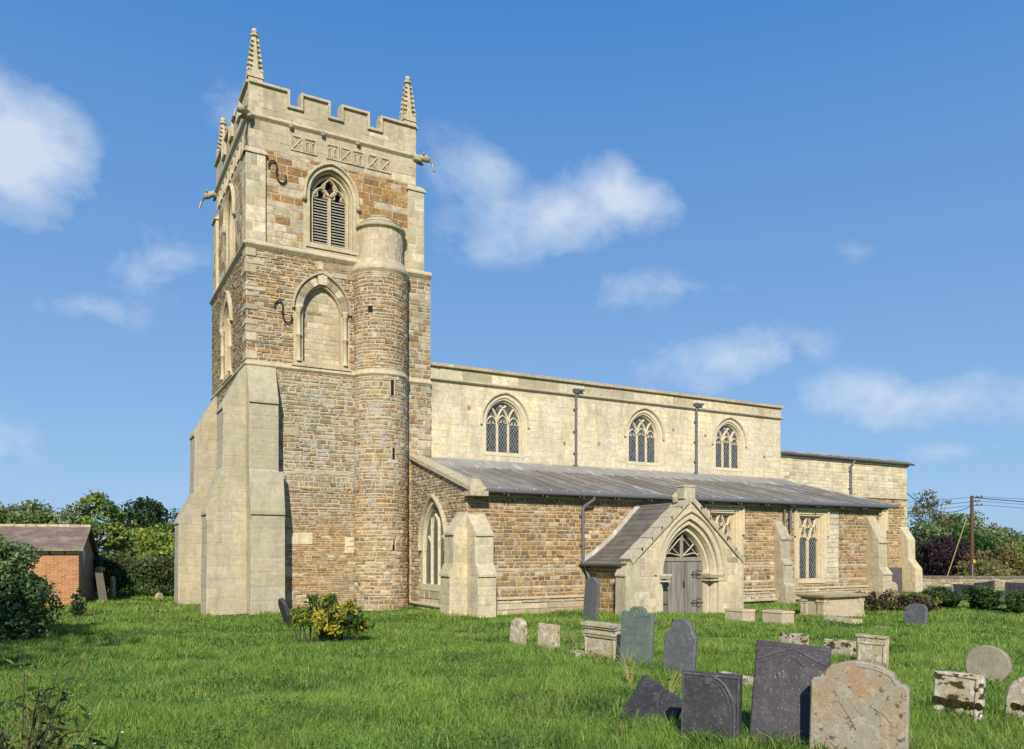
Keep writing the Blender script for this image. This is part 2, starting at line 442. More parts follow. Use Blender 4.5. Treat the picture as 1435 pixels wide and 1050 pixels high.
def tag(o, label=None, cat=None, group=None, kind=None):
    for k, v in (('label', label), ('category', cat), ('group', group), ('kind', kind)):
        if v: o[k] = v
    return o


def FS(y): return lambda u, z, o: (u, y - o, z)            # a wall facing south
def FW(x): return lambda u, z, o: (x - o, u, z)            # a wall facing west
def FC(cx, cy, r): return lambda u, z, o: (cx + (r+o)*sin(u/r), cy - (r+o)*cos(u/r), z)   # round wall, u = arc length from south


def arc_pts(cx, w, zs, h, n=9):
    """pointed arch, from left springing over the apex to right springing"""
    R = (h*h + w*w)/(2*w); c = w - R; ta = acos(max(-1, min(1, -c/R)))
    right = [(cx + c + R*cos(ta*k/n), zs + R*sin(ta*k/n)) for k in range(n+1)]
    left = [(2*cx - x, z) for x, z in right]
    return left + right[::-1][1:]


def arch_poly(cx, w, z0, zs, h, n=9): return [(cx - w, z0)] + arc_pts(cx, w, zs, h, n) + [(cx + w, z0)]


def span(poly, z):
    xs = []
    n = len(poly)
    for i in range(n):
        (x0, z0), (x1, z1) = poly[i], poly[(i+1) % n]
        if (z0 - z)*(z1 - z) < 0: xs.append(x0 + (x1-x0)*(z - z0)/(z1 - z0))
    return (min(xs), max(xs)) if len(xs) >= 2 else None


def lay(mb, fr, u0, u1, z0, z1, rows, lens, joint, proud, pal, holes=(), jit=.01, mi=1, edge=None, seed=0):
    """lay irregular courses of individual stones on a wall; edge(z)->(u0,u1) trims the row to a raking outline"""
    rg = random.Random(int(u0*131 + z0*977 + u1*31) + seed); z = z0
    while z < z1 - .02:
        h = rg.uniform(*rows)
        if z + h > z1 - rows[0]*.5: h = z1 - z
        zm = z + h/2
        a, b = (u0, u1) if edge is None else edge(z + h*.8)
        free = [(a, b)]
        for q in holes:
            sp = span(q, zm)
            if sp:
                nf = []
                for (p0, p1) in free:
                    if sp[1] <= p0 or sp[0] >= p1: nf.append((p0, p1)); continue
                    if sp[0] - p0 > .05: nf.append((p0, sp[0]))
                    if p1 - sp[1] > .05: nf.append((sp[1], p1))
                free = nf
        for (p0, p1) in free:
            u = p0 - (rg.uniform(0, lens[0]) if False else 0); first = True
            while u < p1 - .03:
                L = rg.uniform(*lens)*(rg.uniform(.4, 1) if first else 1); first = False
                if u + L > p1 - lens[0]*.45: L = p1 - u
                stone(mb, fr, rg, u, u + L, z, z + h, joint, proud, pal(u + L/2, zm, rg), jit, mi)
                u += L
        z += h


def stone(mb, fr, rg, a, b, z0, z1, joint, proud, col, jit, mi):
    j = joint/2; J = lambda: rg.uniform(-jit, jit)
    q = [(a+j+J(), z0+j+J()), (b-j+J(), z0+j+J()), (b-j+J(), z1-j+J()), (a+j+J(), z1-j+J())]
    p = proud*rg.uniform(.55, 1.25); e = min(.018, joint*.8 + .003)
    i4 = [(q[0][0]+e, q[0][1]+e), (q[1][0]-e, q[1][1]+e), (q[2][0]-e, q[2][1]-e), (q[3][0]+e, q[3][1]-e)]
    g_ = sin(a*.83 + 1.9*sin(z0*.57 + a*.21)) + sin(z0*1.13 + 1.3*sin(a*.71)) + .6*sin(a*2.1 - z0*1.7); k_ = 1 + .055*g_
    col = (col[0]*k_, col[1]*k_*(1 - .008*g_), col[2]*k_*(1 - .03*g_))
    V = [fr(*k, -.004) for k in q] + [fr(*k, p*rg.uniform(.8, 1.15)) for k in i4]
    mb.add(V, [(4, 5, 6, 7), (0, 1, 5, 4), (1, 2, 6, 5), (2, 3, 7, 6), (3, 0, 4, 7)], col, mi)


def vary(rg, c, a=.12):
    k = rg.uniform(1 - a, 1 + a); return (c[0]*k, c[1]*k*rg.uniform(.98, 1.02), c[2]*k*rg.uniform(.93, 1.07))


IRON = [(0.3762, 0.2357, 0.0986), (0.456, 0.2932, 0.1218), (0.3192, 0.2127, 0.0986), (0.5016, 0.345, 0.1624), (0.2622, 0.1782, 0.0986), (0.4218, 0.2818, 0.1392), (0.3534, 0.253, 0.145)]
ORANGE = [(.40, .235, .075), (.36, .20, .07), (.44, .275, .10), (.33, .20, .085)]
GREY = [(.36, .305, .20), (.30, .25, .165), (.41, .35, .235), (.28, .22, .145), (.33, .265, .17), (.36, .27, .16)]
soft = lambda u, z, rg: vary(rg, rg.choice(PALE), .045)
CREAM = [(0.5875, 0.4947, 0.3228), (0.5288, 0.4365, 0.2774), (0.6267, 0.5383, 0.3682), (0.5581, 0.4511, 0.2774), (0.4896, 0.4171, 0.2774)]
PALE = [(0.7144, 0.6223, 0.4171), (0.6934, 0.6012, 0.3957), (0.7354, 0.6486, 0.4438), (0.6882, 0.6012, 0.4064), (0.7092, 0.6117, 0.3957)]


def pick(*lists):
    def f(u, z, rg):
        tot = sum(wt for _, wt in lists); k = rg.uniform(0, tot)
        for L, wt in lists:
            k -= wt
            if k <= 0: return vary(rg, rg.choice(L))
        return vary(rg, rg.choice(lists[-1][0]))
    return f


WHITE = (.58, .49, .31)                          # tint of dressed stone
# ------------------------------------------------------------------ the church
church = empty('church', (0, 0, 0), 0, 'medieval stone parish church with tall battlemented west tower, lead roofed aisle and gabled porch', 'church')
TX0, TX1, TY0, TY1 = 5.05, 11.62, 27.04, 34.35
S0, W0 = FS(TY0), FW(TX0)
tw = MB()                                       # mat 0 mortar, 1 rubble, 2 iron, 3 ashlar, 4 dressings
blindS = arch_poly(7.56, .66, 8.42, 10.2, .95); blindW = arch_poly(30.6, .66, 8.42, 10.2, .95)
tw.wall(S0, [(TX0, -.6), (TX1, -.6), (TX1, 12.2), (TX0, 12.2)], [blindS], .24)
tw.wall(W0, [(TY0, -.6), (TY1, -.6), (TY1, 12.2), (TY0, 12.2)], [blindW], .24)
tw.box(TX0 + .3, TX1, TY0 + .4, TY1, -.6, 12.2)
tw.poly(S0, blindS, -.2, WHITE, 3); tw.poly(W0, blindW, -.2, WHITE, 3)
lay(tw, lambda u, z, o: S0(u, z, o - .2), 6.92, 8.2, 8.44, 11.0, (.12, .26), (.25, .55), .014, .012, pick((CREAM, 5), (IRON, .6)), mi=3, edge=lambda z: (lambda s_: s_ if s_ else (7.5, 7.6))(span(blindS, min(z, 11.1))))


def south_low(u, z, rg):
    if z > 4.62 and z < 4.78: return vary(rg, rg.choice(CREAM))
    if z < 2.9:
        return vary(rg, rg.choice(IRON if rg.random() < .65 else ORANGE), .16) if rg.random() < .93 else vary(rg, rg.choice(CREAM))
    if z < 4.7: return vary(rg, rg.choice(IRON if rg.random() < .45 else GREY), .18)
    return vary(rg, rg.choice(GREY if rg.random() < .7 else IRON), .22)


slitpolys = []
lay(tw, S0, TX0, 9.0, -.4, 3.2, (.055, .12), (.14, .42), .012, .016, south_low, [], .008)
lay(tw, S0, TX0, 9.0, 3.2, 4.1, (.07, .15), (.14, .4), .02, .024, south_low, [], .014)
lay(tw, S0, TX0, 9.0, 4.1, 8.1, (.08, .19), (.12, .42), .024, .024, south_low, [], .020, 5)
lay(tw, S0, 10.5, TX1, 5.6, 8.1, (.1, .2), (.16, .42), .02, .022, pick((IRON, 3), (GREY, 3), (CREAM, .8)), [], .014, 5)
lay(tw, S0, 10.5, TX1, -.4, 5.6, (.1, .2), (.16, .4), .02, .022, pick((IRON, 3), (GREY, 3)), [], .012)
haunch = arch_poly(7.56, .97, 8.3, 10.2, 1.3)
lay(tw, S0, TX0, 8.95, 8.36, 12.05, (.065, .16), (.12, .46), .022, .026, pick((IRON, 6), (GREY, 1.2), (ORANGE, .5), (CREAM, .3)), [haunch], .018)
lay(tw, S0, 10.5, TX1, 8.36, 12.05, (.14, .26), (.22, .5), .02, .022, pick((CREAM, 2), (GREY, 2), (IRON, 2)), [], .012)
lay(tw, S0, 7.4, 8.8, 11.5, 12.0, (.2, .3), (.3, .6), .014, .03, pick((CREAM, 3), (GREY, 1)), [], .006, 3)
# patched pale blocks, lower south wall
for (a, b, z0, z1) in [(6.55, 7.25, 2.2, 2.62), (6.2, 6.6, 2.22, 2.6), (6.2, 6.55, 1.1, 1.5), (6.2, 6.6, .3, .6), (8.35, 8.85, 1.9, 2.5), (6.6, 8.6, 4.62, 4.74), (6.25, 6.8, 5.9, 6.2)]:
    stone(tw, S0, rnd, a, b, z0, z1, .014, .034, vary(rnd, rnd.choice(CREAM)), .006, 3)
lay(tw, W0, TY0, TY1, -.4, 8.1, (.08, .16), (.14, .4), .018, .022, pick((IRON, 3), (GREY, 4)), [], .012)
haunchW = arch_poly(30.6, .97, 8.3, 10.2, 1.3)
lay(tw, W0, TY0, TY1, 8.36, 12.05, (.08, .16), (.16, .42), .018, .022, pick((IRON, 4), (GREY, 3)), [haunchW], .012)
# alternating cream quoins up the tower angle
z = 8.36; k = 0
while z < 12.0:
    h = rnd.choice([.14, .2, .24, .3, .3]); h = min(h, 12.05 - z)
    if h < .05: break
    L = (.62 if k % 2 else .34) + rnd.uniform(-.06, .1); Lw = .3 if k % 2 else .55
    if rnd.random() < .78:
        c = vary(rnd, rnd.choice(CREAM)); stone(tw, lambda u, z_, o: S0(u, z_, o), rnd, TX0 - .035, TX0 + L, z, z + h, .012, .04, c, .004, 3)
        stone(tw, W0, rnd, TY0 - .035, TY0 + Lw, z, z + h, .012, .04, c, .004, 3)
    z += h; k += 1
z = -.2
while z < 8.1:
    h = rnd.uniform(.18, .32); L = rnd.choice([.22, .4, .5])
    if rnd.random() < .6: stone(tw, S0, rnd, TX1 - L, TX1 + .03, z, z + h, .012, .035, vary(rnd, rnd.choice(CREAM if rnd.random() < .6 else GREY)), .005, 3)
    z += h
# belfry stage
BX0, BX1, BY0, BY1 = 5.13, 11.08, 27.12, 33.85
S1, W1 = FS(BY0), FW(BX0)
bw = arch_poly(7.92, .80, 12.62, 14.35, .98); bwW = arch_poly(30.5, .80, 12.62, 14.35, .98)
tw.wall(S1, [(BX0, 12.2), (BX1, 12.2), (BX1, 16.5), (BX0, 16.5)], [bw], .42)
tw.wall(W1, [(BY0, 12.2), (BY1, 12.2), (BY1, 16.5), (BY0, 16.5)], [bwW], .42)
tw.box(BX0 + .5, BX1, BY0 + .55, BY1, 12.1, 16.4)
bwh = arch_poly(7.92, .98, 12.3, 14.35, 1.16); bwhW = arch_poly(30.5, .98, 12.3, 14.35, 1.16)


def belf(u, z, rg):
    if z < 13.2: return vary(rg, rg.choice(CREAM if rg.random() < .8 else ORANGE))
    if z < 13.75: return vary(rg, rg.choice(CREAM if (rg.random() < .75 or u > 9) else ORANGE))
    if 14.2 < z < 14.5: return vary(rg, rg.choice(CREAM if rg.random() < .7 else ORANGE))
    return vary(rg, rg.choice(ORANGE if rg.random() < .8 else CREAM), .2)


lay(tw, S1, BX0 + .5, BX1 - .3, 12.34, 15.45, (.2, .34), (.28, .62), .014, .012, belf, [bwh], .008, 2)
lay(tw, S1, BX0, BX1, 15.45, 16.45, (.26, .34), (.4, .8), .010, .010, pick((CREAM, 4), (GREY, .5)), [], .005, 3)
lay(tw, W1, BY0 + .5, BY1 - .5, 12.34, 15.45, (.2, .34), (.28, .6), .014, .012, pick((CREAM, 3), (ORANGE, 2), (GREY, 1)), [bwhW], .006, 2)
lay(tw, W1, BY0, BY1, 15.45, 16.45, (.26, .34), (.4, .8), .010, .010, pick((CREAM, 4), (GREY, 1)), [], .005, 3)
# clasping pilasters of the belfry
for (x0, x1) in ((5.02, 5.66), (10.74, 11.36)):
    tw.box(x0, x1, 27.02, 27.3 if x0 < 6 else 27.8, 12.3, 15.2, (1.1, 1.14, 1.15), 0)
    lay(tw, FS(27.02), x0, x1, 12.34, 15.2, (.2, .36), (.22, .46), .012, .008, pick((CREAM, 5), (PALE, 1)), [], .004, 3)
    tw.hexa([(x0-.05, 26.97, 15.2), (x1+.05, 26.97, 15.2), (x1+.05, 27.3, 15.2), (x0-.05, 27.3, 15.2), (x0-.05, 26.97, 15.27), (x1+.05, 26.97, 15.27), (x1-.02, 27.2, 15.48), (x0+.06, 27.2, 15.48)], WHITE, 4)
for (y0, y1) in ((27.025, 27.75), (33.2, 33.9)):
    tw.box(5.021, 5.3, y0, y1, 12.3, 15.2, (1.1, 1.14, 1.15), 0)
    lay(tw, FW(5.02), y0, y1, 12.34, 15.2, (.2, .36), (.22, .46), .012, .008, pick((CREAM, 5), (GREY, 1)), [], .004, 3)
    tw.hexa([(4.95, y0-.05, 15.2), (5.2, y0-.05, 15.2), (5.2, y1+.05, 15.2), (4.95, y1+.05, 15.2), (4.95, y0-.05, 15.27), (5.2, y0+.1, 15.49), (5.2, y1-.05, 15.48), (4.95, y1+.05, 15.27)], WHITE, 4)
tower = tw.build('tower', ['mortar', 'rubble', 'iron', 'ashlar', 'dress', 'lrubble'], church)

# string courses
def string(mb, z, x0, y0, x1, y1, p=.09, h=.16, col=WHITE):
    """moulding round the south and west faces: weathered top, undercut below"""
    prof = [(0, z - h), (p, z - h*.45), (p, z - h*.2), (0, z + h*.35)]
    for i in range(3):
        (a, za), (b, zb) = prof[i], prof[i+1]
        mb.add([(x1, y0 - a, za), (x0 - a, y0 - a, za), (x0 - a, y1, za), (x1, y0 - b, zb), (x0 - b, y0 - b, zb), (x0 - b, y1, zb)], [(0, 1, 4, 3), (1, 2, 5, 4)], col, 0)


for a_ in ((12.24, TX0 - .02, TY0 - .02, TX1 + .02, TY1, .1, .2), (8.25, TX0, TY0, TX1 + .02, TY1, .08, .16), (16.55, BX0, BY0, BX1 + .05, BY1, .1, .18)):
    st = MB(); string(st, *a_); st.build('string_course', ['dress'], tower)

# stair turret bulging from the south face
TC, TR = (9.70, 27.2), 1.0
tt = MB()
A0, A1 = -pi, 0
F1 = FC(*TC, TR)
tt.lathe(*TC, [(TR, -.6), (TR, 11.85)], 40, A0, A1)


def tur(u, z, rg):
    if z < 2.9: return vary(rg, rg.choice(IRON if rg.random() < .62 else (GREY if rg.random() < .65 else CREAM)), .16)
    if z < 8.2: return vary(rg, rg.choice(GREY if rg.random() < .5 else IRON), .2)
    return vary(rg, rg.choice(IRON if rg.random() < .75 else GREY), .16)


ub = TR*1.42
slits = [(-.66, 10.3, .085, .24), (.12, 7.42, .06, .58), (.17, 5.2, .05, .42), (.17, 2.0, .045, .38)]   # arc position, z, half width, height
holesT = [[(u-w_, z), (u+w_, z), (u+w_, z+h), (u-w_, z+h)] for u, z, w_, h in slits]
lay(tt, F1, -ub, ub, -.4, 4.3, (.08, .18), (.13, .42), .020, .024, tur, holesT, .015)
lay(tt, F1, -ub, ub, 4.3, 8.08, (.09, .19), (.13, .44), .022, .024, tur, holesT, .019, 5)
lay(tt, F1, -ub, ub, 8.36, 11.75, (.065, .15), (.12, .45), .020, .024, tur, holesT, .016)
for u, z, w_, h in slits:                       # openings: dark slot between stone lips
    n_ = [F1(u-w_, z, .004), F1(u+w_, z, .004), F1(u+w_, z+h, .004), F1(u-w_, z+h, .004)]
    tt.add(n_, [(0, 1, 2, 3)], (1, 1, 1), 3)
    for (a, b, c_, d_) in ((u-w_-.05, u-w_, z, z+h), (u+w_, u+w_+.05, z, z+h)) if h > .3 else ():
        stone(tt, F1, rnd, a, b, c_, d_, .006, .03, vary(rnd, rnd.choice(CREAM)), .003, 2)
    stone(tt, F1, rnd, u-w_-.22, u+w_+.2, z+h, z+h+.14, .008, .03, vary(rnd, rnd.choice(CREAM)), .004, 2)
    stone(tt, F1, rnd, u-w_-.18, u+w_+.12, z-.13, z, .008, .03, vary(rnd, rnd.choice(CREAM)), .004, 2)
for (u0, u1, z0, z1) in [(-.9, .1, 2.78, 2.95), (0.1, 1.5, 2.6, 2.74), (.1, .9, 2.2, 2.4), (-.6, -.1, 2.0, 2.15), (-.6, 1.5, -.02, .14), (-.4, .2, .75, 1.05), (.5, .9, .9, 1.1), (-1., -.5, 5.0, 5.25), (.0, .6, 5.66, 5.84)]:
    n_ = max(1, int((u1-u0)/.45))
    for i in range(n_): stone(tt, F1, rnd, u0 + (u1-u0)*i/n_, u0 + (u1-u0)*(i+1)/n_, z0, z1, .01, .034, vary(rnd, rnd.choice(CREAM)), .004, 2)
# mouldings and the set-in drum with its half conical cap
tt.lathe(*TC, [(TR, 8.1), (TR+.06, 8.17), (TR+.06, 8.22), (TR, 8.3)], 40, A0, A1, WHITE, 2)
tt.lathe(*TC, [(TR, 11.75), (TR+.07, 11.86), (TR+.07, 11.95), (TR-.02, 12.1), (TR-.1, 12.26)], 40, A0, A1, WHITE, 2)
TR2 = .84; F2 = FC(TC[0], TC[1], TR2)
tt.lathe(*TC, [(TR2, 12.1), (TR2, 13.42)], 36, A0, A1, (1, 1, 1), 0)
lay(tt, F2, -TR2*1.5, TR2*1.5, 12.24, 13.4, (.2, .3), (.26, .5), .012, .010, pick((CREAM, 5)), [], .004, 2)
cp = (.47, .41, .26)
tt.lathe(*TC, [(TR2, 13.34), (TR2+.1, 13.42), (TR2+.1, 13.5), (TR2-.08, 13.62), (TR2-.06, 13.64), (TR2-.3, 13.82), (TR2-.28, 13.845), (TR2-.55, 13.99), (.15, 14.06), (.02, 14.07)], 36, A0, A1, cp, 4)
tt.build('stair_turret', ['mortar', 'rubble', 'ashlar', 'dark', 'coping', 'lrubble'], tower)

# blind arches with shafts
for fr, cx in ((S0, 7.56), (W0, 30.6)):
    b = MB()
    b.bar(fr, arc_pts(cx, .80, 10.25, 1.1, 10), .26, -.04, .07, (.47, .41, .29), 0, nose=.8)
    # voussoir joints as separate blocks round the arch
    ap = arc_pts(cx, .80, 10.25, 1.1, 7)
    for i in range(len(ap)-1):
        (x0, z0), (x1, z1) = ap[i], ap[i+1]; d = Vector((x1-x0, z1-z0)).normalized(); nn = Vector((-d.y, d.x))
        q = [(x0 + d.x*.012 - nn.x*.12, z0 + d.y*.012 - nn.y*.12), (x1 - d.x*.012 - nn.x*.12, z1 - d.y*.012 - nn.y*.12), (x1 - d.x*.012 + nn.x*.12, z1 - d.y*.012 + nn.y*.12), (x0 + d.x*.012 + nn.x*.12, z0 + d.y*.012 + nn.y*.12)]
        b.prism(fr, q, .05, .075, vary(rnd, rnd.choice(CREAM + GREY)), 0)
    b.prism(fr, [(cx-.13, 11.18), (cx+.13, 11.18), (cx+.17, 11.48), (cx, 11.55), (cx-.17, 11.48)], .05, .085, vary(rnd, CREAM[0]), 0)
    b.bar(fr, arc_pts(cx, 1.0, 10.25, 1.33, 10), .085, .0, .13, (.52, .45, .30), 0)
    sl_ = MB(); sl_.prism(fr, [(cx-1.05, 8.3), (cx+1.05, 8.3), (cx+.95, 8.46), (cx-.95, 8.46)], -.2, .08, WHITE, 0)
    arch = b.build('blind_arch', ['dress'], tower)
    sl_.build('sill', ['dress'], arch)
    for sx in (-1, 1):
        h = MB(); X = cx + sx*.81
        c0 = fr(X, 0, .06)
        h.lathe(c0[0], c0[1], [(.10, 8.45), (.11, 8.5), (.08, 8.55), (.065, 8.6), (.065, 9.32), (.09, 9.34), (.09, 9.4), (.065, 9.42), (.065, 10.1), (.085, 10.12), (.08, 10.17), (.12, 10.27), (.125, 10.33), (0, 10.34)], 12, col=WHITE)
        h.build('shaft', ['clean'], arch, True)

# belfry window
def louvred(fr, cx, parent, zb=12.62, zs=14.35, hw=.80, rise=.98):
    f = MB(); o = -.24
    f.bar(fr, [(cx - hw + .05, zb)] + arc_pts(cx, hw - .05, zs, rise - .06, 10) + [(cx + hw - .05, zb)], .16, -.42, -.08, WHITE, 0)
    f.bar(fr, [(cx - hw + .17, zb)] + arc_pts(cx, hw - .17, zs, rise - .22, 10) + [(cx + hw - .17, zb)], .12, -.42, -.18, WHITE, 0)
    f.bar(fr, [(cx, zb), (cx, zs + .02)], .13, -.42, -.18, WHITE, 0)
    iw = hw - .2
    for s in (-1, 1):                          # two heads, a quatrefoil above
        f.bar(fr, arc_pts(cx + s*iw/2, iw/2, zs - .06, .4, 6), .085, -.38, -.2, WHITE, 0)
        for q in (-1, 1):
            f.bar(fr, [(cx + s*iw/2 + q*iw*.48, zs - .02), (cx + s*iw/2 + q*.12, zs + .04), (cx + s*iw/2 + q*.13, zs + .16)], .05, -.36, -.22, WHITE, 0)
        f.bar(fr, [(cx + s*iw/2, zs + .34), (cx + s*.2, zs + .5), (cx, zs + .7)], .07, -.36, -.2, WHITE, 0)
        f.bar(fr, [(cx, zs + .05), (cx + s*.22, zs + .24), (cx + s*.16, zs + .52)], .075, -.36, -.2, WHITE, 0)
        f.bar(fr, [(cx + s*iw, zs), (cx + s*iw*.72, zs + .22), (cx + s*iw*.5, zs + .36)], .06, -.36, -.22, WHITE, 0)
    f.prism(fr, [(cx-hw-.1, zb-.16), (cx+hw+.1, zb-.16), (cx+hw+.05, zb), (cx-hw-.05, zb)], -.4, .05, WHITE, 0)
    win = f.build('belfry_window', ['dress'], parent)
    l = MB(); n = 17
    for s in (-1, 1):
        a, b = (cx + .055, cx + iw + .02) if s > 0 else (cx - iw - .02, cx - .055)
        for i in range(n):
            z = zb + .04 + i*(zs - zb - .02)/n
            l.hexa([fr(a, z, -.27), fr(b, z, -.27), fr(b, z + .06, -.40), fr(a, z + .06, -.40), fr(a, z + .032, -.26), fr(b, z + .032, -.26), fr(b, z + .092, -.39), fr(a, z + .092, -.39)])
    l.build('louvre', ['louvre'], win)
    d = MB(); d.poly(fr, arch_poly(cx, hw, zb, zs, rise), -.415); d.build('dark_void', ['dark'], win)
    h = MB(); h.bar(fr, [(cx - hw - .14, zs - .22)] + arc_pts(cx, hw + .13, zs, rise + .14, 10) + [(cx + hw + .14, zs - .22)], .11, -.02, .12, WHITE, 0)
    for s in (-1, 1):
        p = fr(cx + s*(hw + .16), zs - .27, .06); h.lathe(p[0], p[1], [(0, p[2]-.1), (.08, p[2]-.04), (.09, p[2]+.03), (.05, p[2]+.1), (0, p[2]+.12)], 8, col=(.42, .36, .24))
    h.bar(fr, [(cx - hw - .02, zb)] + arc_pts(cx, hw + .02, zs, rise + .02, 10) + [(cx + hw + .02, zb)], .12, -.05, .035, WHITE, 0, nose=.9)
    h.build('hood_mould', ['dress'], win)
    return win


louvred(S1, 7.92, church); louvred(W1, 30.5, church)

# frieze of small carved panels
fz = MB()
def fpanel(u0, kind, fr):
    w_, z0, z1 = .40, 15.66, 16.14
    fz.bar(fr, [(u0, z0), (u0+w_, z0), (u0+w_, z1), (u0, z1)], .045, 0, .05, WHITE, 0, True, .8)
    fz.poly(fr, [(u0, z0), (u0+w_, z0), (u0+w_, z1), (u0, z1)], .012, (.36, .31, .2), 0)
    if kind == 0:
        fz.bar(fr, [(u0+.02, z0+.02), (u0+w_-.02, z1-.02)], .06, 0, .045, WHITE); fz.bar(fr, [(u0+w_-.02, z0+.02), (u0+.02, z1-.02)], .06, 0, .046, WHITE)
    else:
        for k in range(2):
            fz.bar(fr, [(u0 + k*w_/2 + .03, z0+.04), (u0 + k*w_/2 + .03, z0+.27)] + arc_pts(u0 + k*w_/2 + .1, .07, z0+.27, .1, 3) + [(u0 + k*w_/2 + .17, z0+.04)], .045, 0, .045, WHITE)
for u, k in ((6.52, 0), (6.98, 1), (7.76, 1), (8.22, 0), (8.68, 1), (9.22, 0), (9.68, 0)): fpanel(u, k, S1)
for u in (6.5, 7.6, 8.85): 
    p = S1(u, 16.42, .1); fz.lathe(p[0], p[1], [(0, 16.3), (.07, 16.36), (.08, 16.45), (.04, 16.52), (0, 16.53)], 8, col=(.4, .35, .22))
fz.build('frieze', ['dress'], tower)
fz = MB()
for i in range(9): fpanel(28.0 + i*.6, i % 2, W1)
fz.build('frieze', ['dress'], tower)

# battlements
def battlement(fr, u0, u1, mer, back):
    pl = [(u0, 16.5), (u1, 16.5)]
    top = []
    for (a, b) in mer: top += [(a, 17.08), (a, 17.6), (b, 17.6), (b, 17.08)]
    top[0] = (u0, 17.6); top = top[1:] if top[1] == (u0, 17.6) else top
    path = [(u0, 17.6)]
    for i, (a, b) in enumerate(mer):
        path += [(b, 17.6), (b, 17.08)] if i < len(mer)-1 else [(u1, 17.6)]
        if i < len(mer)-1: path += [(mer[i+1][0], 17.08), (mer[i+1][0], 17.6)]
    bt.prism(fr, [(u0, 16.5), (u1, 16.5)] + path[::-1], -.32, 0, (.5, .42, .27), 0)
    lay(bt, fr, u0, u1, 16.6, 17.0, (.2, .22), (.3, .7), .010, .008, pick((CREAM, 4)), [], .003, 0)
    bt.bar(fr, path, .11, -.36, .09, (.56, .48, .31), 1, nose=.7)
bt = MB()
battlement(FS(BY0), BX0 + .005, BX1 - .005, [(BX0 + .005, 6.43), (6.88, 7.83), (8.29, 9.25), (9.73, BX1 - .005)], 0)
battlement(FW(BX0), BY0 + .006, BY1 - .006, [(BY0 + .006, 28.45), (28.95, 29.95), (30.5, 31.5), (32.05, BY1 - .006)], 0)
battlement(lambda u, z, o: (BX1 + o, u, z), BY0 + .01, BY1 - .006, [(BY0 + .01, 28.45), (28.95, 29.95), (30.5, 31.5), (32.05, BY1 - .006)], 0)
battlement(lambda u, z, o: (u, BY1 + o, z), BX0 + .012, BX1 - .012, [(BX0 + .012, 6.43), (6.88, 7.83), (8.29, 9.25), (9.73, BX1 - .012)], 0)
bt.build('battlements', ['ashlar', 'coping'], tower)

# pinnacles with crockets
def pinnacle(x, y):
    p = MB(); b = .21
    p.box(x-b, x+b, y-b, y+b, 16.6, 17.98, WHITE)
    for s in (-1, 1):
        p.add([(x-b-.03, y+s*(b+.015), 17.72), (x+b+.03, y+s*(b+.015), 17.72), (x, y+s*(b+.015), 18.12), (x-b-.03, y, 17.72), (x+b+.03, y, 17.72), (x, y, 18.12)], [(0, 1, 2), (0, 2, 5, 3), (1, 4, 5, 2)], WHITE)
        p.add([(x+s*(b+.016), y-b-.03, 17.72), (x+s*(b+.016), y+b+.03, 17.72), (x+s*(b+.016), y, 18.12), (x, y-b-.03, 17.72), (x, y+b+.03, 17.72), (x, y, 18.12)], [(0, 1, 2), (0, 2, 5, 3), (1, 4, 5, 2)], WHITE)
    n = 8; zz = [17.9, 18.3, 18.8, 19.08]; rr = [.2, .165, .105, .07]
    p.lathe(x, y, list(zip(rr, zz)) + [(.13, 19.12), (.13, 19.17), (.07, 19.2), (.10, 19.27), (.06, 19.36), (0, 19.38)], n, pi/8, 2*pi + pi/8, WHITE)
    for i in range(7):
        z = 17.98 + i*.165; r = .235 - (z - 17.9)*.118
        for k in range(4):
            a = pi/4 + k*pi/2
            cx, cy = x + r*cos(a), y + r*sin(a); q = .066 - i*.004
            p.hexa([(cx-q, cy-q, z-.04), (cx+q, cy-q, z-.05), (cx+q, cy+q, z-.04), (cx-q, cy+q, z-.05), (cx-q*.5+.02*cos(a), cy-q*.6+.02*sin(a), z+.06), (cx+q*.5+.02*cos(a), cy-q*.5+.02*sin(a), z+.05), (cx+q*.5+.02*cos(a), cy+q*.5+.02*sin(a), z+.06), (cx-q*.5+.02*cos(a), cy+q*.5+.02*sin(a), z+.06)], vary(rnd, (.55, .46, .28), .2))
    po_ = p.build('pinnacle', ['coping'], tower); po_.scale = (1.12, 1.12, 1.06); po_.location = (-.12*x, -.12*y, -.06*16.9)


for x, y in ((5.36, 27.35), (10.84, 27.35), (5.36, 33.6), (10.84, 33.6)): pinnacle(x, y)

def gargoyle(x, y, dx, dy, pdx, pdy):
    g = MB(); z = 16.42
    pts = [(x, y, z), (x+dx*.18, y+dy*.18, z+.03), (x+dx*.34, y+dy*.34, z+.05), (x+dx*.48, y+dy*.48, z+.04), (x+dx*.6, y+dy*.6, z-.02), (x+dx*.68, y+dy*.68, z-.06)]
    g.tube(pts, [.16, .15, .12, .14, .12, .06], 8, (.40, .36, .24))
    for s in (-1, 1):
        ex, ey = x+dx*.46 - dy*s*.12, y+dy*.46 + dx*s*.12
        g.tube([(ex, ey, z+.1), (ex + dy*-s*.06, ey + dx*s*.06, z+.2)], [.05, .02], 5, (.40, .36, .24))
        ex, ey = x+dx*.25 - dy*s*.16, y+dy*.25 + dx*s*.16
        g.tube([(x+dx*.1-dy*s*.1, y+dy*.1+dx*s*.1, z), (ex, ey, z-.06), (ex+dx*.12, ey+dy*.12, z-.14)], [.08, .07, .04], 6, (.40, .36, .24))
    go = g.build('gargoyle', ['coping'], tower, True)
    s = MB(); e = pts[-1]; s.tube([e, (e[0]+pdx*.12, e[1]+pdy*.12, e[2]-.1), (e[0]+pdx*.22, e[1]+pdy*.22, e[2]-.38)], [.055, .05, .05], 8)
    s.build('lead_spout', ['metal'], go)


